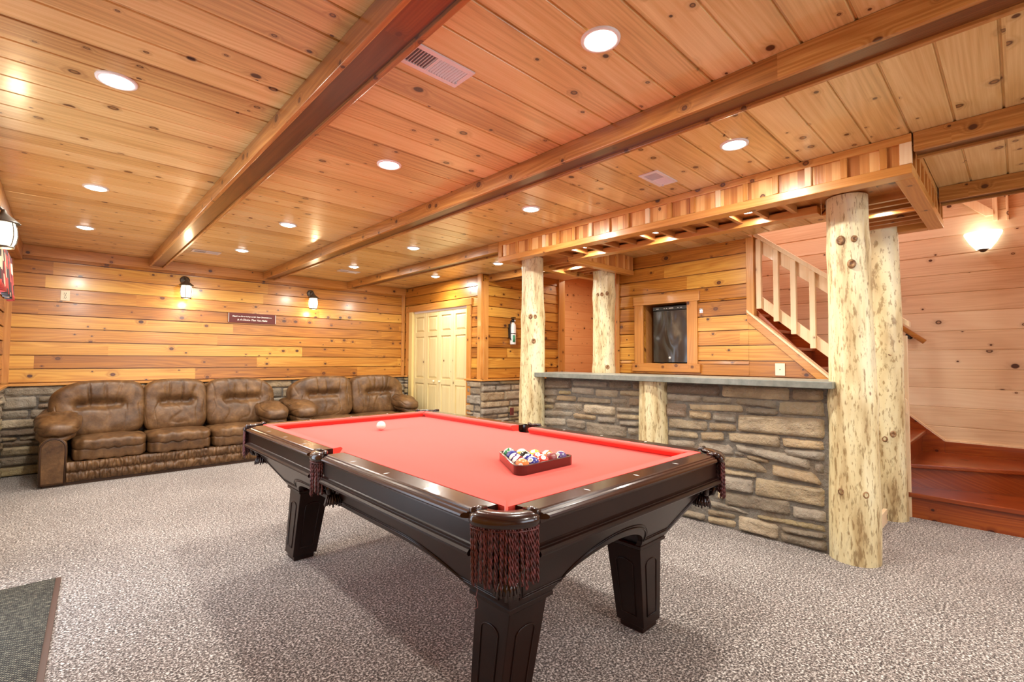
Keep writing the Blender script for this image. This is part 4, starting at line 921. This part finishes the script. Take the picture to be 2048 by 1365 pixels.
# a loose pulled thread under the near corner
t = MB(); zx, zy = CX-HX+.010, CY-HY+.115
t.tube([(zx, zy, .61), (zx+.003, zy-.002, .585), (zx-.001, zy, .565), (zx+.004, zy-.003, .552), (zx+.004, zy-.003, .540), (zx-.006, zy+.004, .534)], .0008, 5); t.build('loose_thread', M['fringe_light'], pt)
# cabinet: slanted panels with arched lower edge
ZK0, ZK1 = .665, .415
TX, TY = .655, 1.168; BX, BY = .475, 1.01      # half sizes at top (z .665) and at leg cap height
def cab(sidex, s):
    H1, H2 = (TY, BY) if sidex else (TX, BX); D1, D2 = (TX, BX) if sidex else (TY, BY); n = 72; LEG = .20
    def pt_(a, z, off=0):   # a in -1..1 at given z
        k = (ZK0-z)/(ZK0-ZK1); h = H1+(H2-H1)*k; d = D1+(D2-D1)*k+off
        return (CX+s*d, CY+a*h, z) if sidex else (CX+a*h, CY+s*d, z)
    def zl(a):
        e = (1-abs(a))*H2
        if e < LEG: return ZK1
        if sidex: return ZK1+.088*(1-(1-min(1, (e-LEG)/.38))**2.4)
        return ZK1+.12*(1-(a*H2/(H2-LEG))**2)**.8
    cols = [-1+2*i/n for i in range(n+1)]; vs = []; inner = []
    rows = 6
    for off in (0, -.022):
        for a in cols:
            z0 = zl(a)
            for j in range(rows+1): z = z0+(ZK0-z0)*j/rows; vs.append(pt_(a*(1 if off == 0 else .985), z, off))
    c = rows+1; N_ = (n+1)*c; fs = []
    for i in range(n):
        for j in range(rows): fs.append((i*c+j, (i+1)*c+j, (i+1)*c+j+1, i*c+j+1)); fs.append((N_+i*c+j, N_+i*c+j+1, N_+(i+1)*c+j+1, N_+(i+1)*c+j))
        fs.append((i*c, N_+i*c, N_+(i+1)*c, (i+1)*c))
    mm = MB(); mm.add(vs, fs); p = mm.build('cabinet_panel', M['mahog'], pt)
    # bead following the lower edge and the slanted ends
    for o_, r_, BE in ((.034, .0036, .955 if sidex else .905), (.046, .0024, .944 if sidex else .882)):
        pts = []
        for i in range(0, n+1):
            a = cols[i]*BE; z = zl(cols[i])+o_; pts.append(pt_(a, z, .001))
        top0 = pt_(-BE, ZK0-.004, .001); top1 = pt_(BE, ZK0-.004, .001)
        mm = MB(); mm.tube([top0]+pts+[top1], r_, 6); mm.build('bead', M['mahog'], p)
for s in (-1, 1): cab(True, s); cab(False, s)
for sx in (-1, 1):
    for sy in (-1, 1):
        lx, ly = CX+sx*(BX-.10), CY+sy*(BY-.10)
        m = MB()
        def sq(h, z, bx_=lx, by_=ly): return [(bx_-h, by_-h, z), (bx_+h, by_-h, z), (bx_+h, by_+h, z), (bx_-h, by_+h, z)]
        ox_, oy_ = CX+sx*.427, CY+sy*.903
        lo, hi = sq(.069, .028, ox_, oy_), sq(.086, .395, lx+sx*.002, ly+sy*.002)
        m.quad8(lo, hi); m.quad8(sq(.080, .395), sq(.080, .56)); m.quad8(sq(.058, 0, ox_, oy_), sq(.058, .03, ox_, oy_))
        L = m.build('leg', M['mahog'], pt, .003)
        m = MB(); m.quad8(sq(.092, .393), sq(.101, .400)); m.quad8(sq(.101, .400), sq(.101, .412)); m.quad8(sq(.101, .412), sq(.094, .418)); m.build('leg_cap', M['mahog'], L)
        # arched bead panel on each face
        for fx, fy in ((1, 0), (-1, 0), (0, 1), (0, -1)):
            def PF(u, z, e=.001):
                k = (z-.028)/(.395-.028); h = .069+(.086-.069)*k; bx_ = ox_+(lx+sx*.002-ox_)*k; by_ = oy_+(ly+sy*.002-oy_)*k
                return (bx_+fx*(h+e)+(u if fy else 0), by_+fy*(h+e)+(u if fx else 0), z)
            pts = [PF(-.036, .075), PF(.036, .075), PF(.042, .31)]+[PF(.042*math.cos(q), .31+.022*math.sin(q)) for q in [PI*i/10 for i in range(1, 10)]]+[PF(-.042, .31), PF(-.036, .075)]
            m = MB(); m.tube(pts, .0028, 6); m.build('panel_bead', M['mahog'], L)
# balls
def mat_ball(name, col, stripe):
    t = NT(name); v, o = t.obj(); R = .028575
    zz = t.math('DIVIDE', o[2], R)
    band = t.math('LESS_THAN', t.math('ABSOLUTE', zz), .55) if stripe else 1.0
    vo = t.voro(v, 95, .25); dots = t.math('LESS_THAN', vo['Distance'], .27)
    c = t.mix(dots, col, (.85, .83, .78)) if stripe or name.endswith('dotted') else t.mix(0, col, col)
    c = t.mix(band, (.88, .86, .78), c)
    rr_ = t.math('ADD', t.math('POWER', t.math('DIVIDE', o[0], R), 2), t.math('POWER', zz, 2))
    disc = t.math('MULTIPLY', t.math('LESS_THAN', rr_, .13), t.math('LESS_THAN', o[1], 0)); c = t.mix(disc, c, (.9, .88, .82))
    t.set(base=c, rough=.08, coat=.5); return t.m
def ball(name, label, x, y, mat, rot=(0, 0, 0), grp='pool balls in the triangle rack', num=None):
    m = MB(); R = .028575; n = 18; m.lathe([(max(1e-5, R*math.sin(PI*i/n)), -R*math.cos(PI*i/n)) for i in range(n+1)], (0, 0, 0), 28)
    o = m.build(name, mat); o.location = (x, y, .75+R+.0003); o.rotation_euler = rot; tag(o, label, 'pool ball', grp or None)
    if num:
        text(o, num, .012, (0, -R-.0001, 0), (PI/2, 0, 0), M['slot'], 'number')
    return o
cue = ball('cue_ball', 'plain ivory cue ball alone at the far end of the red felt', 1.471, 2.762, plain('ivory_ball', (.86, .83, .74), .1, coat=.4), grp='')
TX0, TY0 = 1.454, 1.472
d = .0576; RK = []
rows = [(-2, 5), (-1, 4), (0, 3), (1, 2), (2, 1)]
for r_, cnt in rows:
    for i in range(cnt): RK.append((TX0+(i-(cnt-1)/2)*d, TY0+(r_-.0)*d*.866+.0 - .012))
Y_, B_, R_, P_, O_, G_, Mn, K_ = (.85, .62, .03), (.02, .03, .25), (.65, .05, .03), (.07, .015, .16), (.85, .22, .05), (.01, .22, .06), (.22, .02, .02), (.01, .01, .01)
spec = [('orange solid pool ball in the near left corner of the rack', O_, 0, '5'), ('mostly white pool ball beside the orange one in the rack', B_, 1, '10'), ('red dotted pool ball third along the front of the rack', R_, 1, '11'), ('maroon pool ball with white number spot, fourth along the rack front', Mn, 0, '7'), ('purple pool ball with white top in the right corner of the rack', P_, 1, '12'),
        ('maroon and white striped pool ball behind the orange one', Mn, 1, '15'), ('dark dotted blue pool ball in the second row of the rack', B_, 1, '10'), ('red solid pool ball in the second row of the rack', R_, 0, '3'), ('white pool ball behind the maroon one, right end of the second row', O_, 1, '13'),
        ('purple dotted pool ball at the left end of the rack middle row', P_, 1, '12'), ('black pool ball in the middle of the rack', K_, 0, '8'), ('yellow solid pool ball at the right end of the rack middle row', Y_, 0, '1'),
        ('blue solid pool ball left in the row behind the middle', B_, 0, '2'), ('yellow striped pool ball right in the row behind the middle', Y_, 1, '9'), ('green striped pool ball at the far tip of the rack', G_, 1, '14')]
bm_ = {}
for i, ((x, y), (lab, c, s, num)) in enumerate(zip(RK, spec)):
    key = (c, s)
    if key not in bm_: bm_[key] = mat_ball('ball_enamel', c, bool(s))
    q = random.Random(i*7+2)
    ball('pool_ball', lab, x, y, bm_[key], (q.uniform(-1.2, -.2), q.uniform(-.8, .8), q.uniform(-1.3, .6)), num=num)
def ring_poly(h, r, cx_, cy_, n=6):   # rounded triangle, h = inradius
    pts = []
    ctr = [(cx_-(h-r)*math.sqrt(3), cy_-(h-r)), (cx_+(h-r)*math.sqrt(3), cy_-(h-r)), (cx_, cy_+2*(h-r))]
    for (a, b), s0 in zip(ctr, (PI*7/6-PI/3, -PI/2, PI/6)):
        for i in range(n+1): an = s0+(2*PI/3)*i/n; pts.append((a+r*math.cos(an), b+r*math.sin(an)))
    return pts
hin = d*.866*4/3+.0300
ti, to = ring_poly(hin, .022, TX0, TY0-.012-2*d*.866+d*.866*4/3), ring_poly(hin+.011, .033, TX0, TY0-.012-2*d*.866+d*.866*4/3)
n = len(ti); m = MB()
vs = [(x, y, .751) for x, y in ti]+[(x, y, .751) for x, y in to]+[(x, y, .789) for x, y in ti]+[(x, y, .789) for x, y in to]
fs = []
for i in range(n):
    j = (i+1) % n; fs += [(i, j, 2*n+j, 2*n+i), (n+i, n+j, 3*n+j, 3*n+i), (2*n+i, 2*n+j, 3*n+j, 3*n+i), (i, j, n+j, n+i)]
m.add(vs, fs); tag(m.build('triangle_rack', M['rack'], None, .002, origin=(TX0, TY0, .75)), 'dark red wooden triangle rack around the pool balls on the felt', 'rack')

# ------------------------------------------------------------------ sofas
def puff(mb, c, hs, e=4.5, n=16, fn=None, rot=0, nx=None):
    """rounded box centred at c, half sizes hs; fn(px,py,pz,(u,v,w)) -> displaced point (local metres)"""
    nx = nx or n; R = Matrix.Rotation(rot, 3, 'X'); C = Vector(c)
    faces = [(0, 1, 2, 1), (0, 1, 2, -1), (1, 2, 0, 1), (1, 2, 0, -1), (2, 0, 1, 1), (2, 0, 1, -1)]
    for a, b, k, s in faces:
        na = nx if a == 0 else n; nb = nx if b == 0 else n; vs = []
        for j in range(nb+1):
            for i in range(na+1):
                q = [0, 0, 0]; q[a] = -1+2*i/na; q[b] = -1+2*j/nb; q[k] = s
                q[a] = math.sin(q[a]*PI/2*.92)/math.sin(PI/2*.92); q[b] = math.sin(q[b]*PI/2*.92)/math.sin(PI/2*.92)
                L = (abs(q[0])**e+abs(q[1])**e+abs(q[2])**e)**(1/e); u = [t_/L for t_ in q]
                p = [u[t_]*hs[t_] for t_ in range(3)]
                if fn: p = fn(p, u)
                vs.append(R @ Vector(p)+C)
        mb.add(vs, [(j*(na+1)+i, j*(na+1)+i+1, (j+1)*(na+1)+i+1, (j+1)*(na+1)+i) for j in range(nb) for i in range(na)], smooth=True)
    return mb
def weld(o):
    bm = bmesh.new(); bm.from_mesh(o.data); bmesh.ops.remove_doubles(bm, verts=bm.verts, dist=.0004); bmesh.ops.recalc_face_normals(bm, faces=bm.faces)
    bm.to_mesh(o.data); bm.free()
    for p in o.data.polygons: p.use_smooth = True
    return o
def back_fn(hw, outer, seed):
    def fn(p, u):
        x, y, z = p; xx = u[0]
        # arch the outer top corner
        o_ = xx*outer if outer else abs(xx)*.25
        if o_ > 0:
            k = o_**2.2*(.42 if outer else .9)
            if z > 0: z *= 1-k*.75
            y += .03*o_**2*(1 if outer else 0)
        front = max(0, -u[1])
        z0 = .035; lx = max(-hw*.42, min(hw*.42, x)); dx, dz = x-lx, z-z0; d_ = math.hypot(dx, dz)
        dent = .060*math.exp(-(d_/.045)**2)+.012*math.exp(-(d_/.12)**2)
        ang = math.atan2(dz, dx if abs(dx) > 1e-4 else 1e-4); fan = x*34 + (dx*18) + 5*noise.noise(Vector((x*5, z*5, seed)))
        if z > z0: fan = x*34/(1+abs(dz)*2.2)+ang*1.2+5*noise.noise(Vector((x*4, 3, seed)))
        wr = (.35*math.sin(fan)+1.5*max(0, 1-abs(math.sin(fan*.5+.6*noise.noise(Vector((x*3, z*3, 9)))))*4.0))*math.exp(-d_/.17)*.016*(1 if z > z0 else .75)*min(1, d_/.015)
        cr = .0
        for kx in (-.07, .05):
            if z > z0: cr += .022*math.exp(-((x-kx-.10*(z-z0)*math.sin(seed+kx*50)*1.2)/.008)**2)*min(1, max(0, (.24-dz)/.1))
        nn = .012*noise.noise(Vector((x*6, z*6, seed+3)))+.004*noise.noise(Vector((x*16, z*16, seed)))
        y += front*(dent+wr+cr+nn)
        # bulge between
        y -= front*.03*math.cos(min(1, abs(dz)/.28)*PI/2)*0
        return [x, y, z]
    return fn
def seat_fn(seed, am=.006):
    def fn(p, u):
        x, y, z = p
        z += am*noise.noise(Vector((x*9, y*9, seed)))*1.4+max(0, u[2])*.014*(1-u[0]**2)
        fr = max(0, -u[1]); s = math.exp(-((abs(x)-.0)/.5)**2)
        z += fr*.007*math.sin(x*55+4*noise.noise(Vector((x*6, 0, seed)))); y += fr*.008*math.sin(x*70+3*noise.noise(Vector((x*8, 1, seed))))
        return [x, y, z]
    return fn
def arm_fn(s, seed):
    def fn(p, u):
        x, y, z = p
        z += .03*u[1]*1.0 - .035*max(0, -u[1])**2        # rises toward the back, droops in front
        z -= .028*max(0, -s*u[0])**2*0 + .05*max(0, s*u[0])**2*.4
        a = math.atan2(z, x*s+.001); w0 = a*7+y*14+4*noise.noise(Vector((x*6, y*5, seed))); w = math.sin(w0)*.006-max(0, 1-abs(math.sin(w0*.5))*3.5)*.016
        e = math.exp(-((y+.03)/.25)**2)*.5+.5
        k = 1+w/.10*e; z *= k; x *= 1+w/.2*e
        n_ = .008*noise.noise(Vector((x*8, y*8, z*8+seed))); return [x+n_*u[0], y+n_*u[1], z+n_*u[2]]
    return fn
def make_sofa(name, label, x0, w, nseat, y0, group):
    """x0 = left outer edge, y0 = front of the base"""
    t = thing(name, label, 'sofa', (x0+w/2, y0+.42, 0), group); AW = .27; ins = x0+AW-.02; sw = (w-2*AW+.04)/nseat
    # base with ruffled bands
    m = MB(); m.box(x0+.06, x0+w-.06, y0+.05, y0+.80, .0, .05); m.build('plinth', M['piping'], t)
    def band(z0, z1, yf, seed, nm):
        mm = MB(); n = 420; rws = 6; vs = []
        for j in range(rws+1):
            for i in range(n+1):
                x = ins-.03+(w-2*AW+.10)*i/n; q = j/rws; bul = math.sin(q*PI)**.5*.022
                wr = .016*noise.noise(Vector((x*30, q*1.2, seed)))+.010*noise.noise(Vector((x*75, q*1.5, seed+4)))
                vs.append((x, yf-bul-wr*math.sin(q*PI)**.5+.016*max(0, 1-abs(noise.noise(Vector((x*26, q*.8, seed+9))))*7), z0+(z1-z0)*q))
        mm.add(vs, [(j*(n+1)+i, j*(n+1)+i+1, (j+1)*(n+1)+i+1, (j+1)*(n+1)+i) for j in range(rws) for i in range(n)], smooth=True)
        mm.box(ins-.03, ins-.03+(w-2*AW+.10), yf+.002, y0+.70, z0+.002, z1-.002); mm.build(nm, M['leather'], t)
    band(.03, .125, y0+.035, 1, 'base_band'); band(.122, .215, y0+.030, 2, 'base_band')
    for k in range(nseat):
        c = ins+sw*(k+.5); out = 0
        m = MB(); puff(m, (c, y0+.36, .275), (sw/2-.001, .345, .066), 7, 10, seat_fn(k+3, .004), nx=26); sp = weld(m.build('seat_cushion', M['leather'], t))
        m = MB(); puff(m, (c, y0+.345, .362), (sw/2+.002, .352, .058), 5, 12, seat_fn(k+13), nx=34); weld(m.build('seat_pad', M['leather'], sp))
        if nseat > 1: out = -1 if k == 0 else (1 if k == nseat-1 else 0)
        hw = sw/2+(.095 if out else .012); cb = c+out*.085
        m = MB(); puff(m, (cb, y0+.50, .665), (hw, .155, .292), 4.6, 62, back_fn(hw, out, k*3.1+1+x0), rot=-.16, nx=104); weld(m.build('back_cushion', M['leather'], t))
    # back frame
    m = MB(); puff(m, (x0+w/2, y0+.64, .47), (w/2-.10, .07, .42), 6, 10, nx=30); weld(m.build('back_frame', M['leather'], t))
    for s in (-1, 1):
        xc = x0+.125 if s < 0 else x0+w-.125
        # arm body: arch-topped block
        prof = [(-.085, .03), (.085, .03)]; top = .445
        pr = [(-.095, .02), (.095, .02), (.10, .33)]+[(.10*math.cos(a), .360+.10*math.sin(a)) for a in [PI*i/12 for i in range(1, 12)]]+[(-.10, .33)]
        m = MB(); m.quad8([(xc+x*.98, y0+.02, z) for x, z in pr], [(xc+x, y0+.78, z) for x, z in pr], smooth=False); a = m.build('arm', M['leather'], t, .012)
        m = MB(); fp = [(x*.84, .035+(z-.02)*.93) for x, z in pr]; m.quad8([(xc+x, y0+.004, z) for x, z in fp], [(xc+x*1.04, y0+.026, z) for x, z in fp]); m.build('front_panel', M['leather'], a, .008)
        m = MB(); m.tube([(xc+x, y0+.008, z) for x, z in [(p_[0]*.86, p_[1]*.955+.006) for p_ in pr[1:]+[pr[0]]]], .008, 8); m.build('welt', M['piping'], a)
        if True:
            m = MB(); puff(m, (xc-s*.03, y0+.415, .58), (.172, .43, .092), 2.9, 34, arm_fn(s, x0+s), nx=28); weld(m.build('arm_pad', M['leather'], a))
            m = MB(); puff(m, (xc-s*.015, y0+.405, .498), (.145, .385, .058), 3, 14, arm_fn(s, x0+s+5), nx=16); weld(m.build('arm_under_pad', M['leather'], a))
    return t
make_sofa('sofa', 'long three-seat tufted brown leather sofa against the stone wainscot', -.165, 2.22, 3, 6.09, 'brown leather sofas')
make_sofa('loveseat', 'two-seat tufted brown leather loveseat between the long sofa and the closet', 2.105, 1.80, 2, 6.09, 'brown leather sofas')
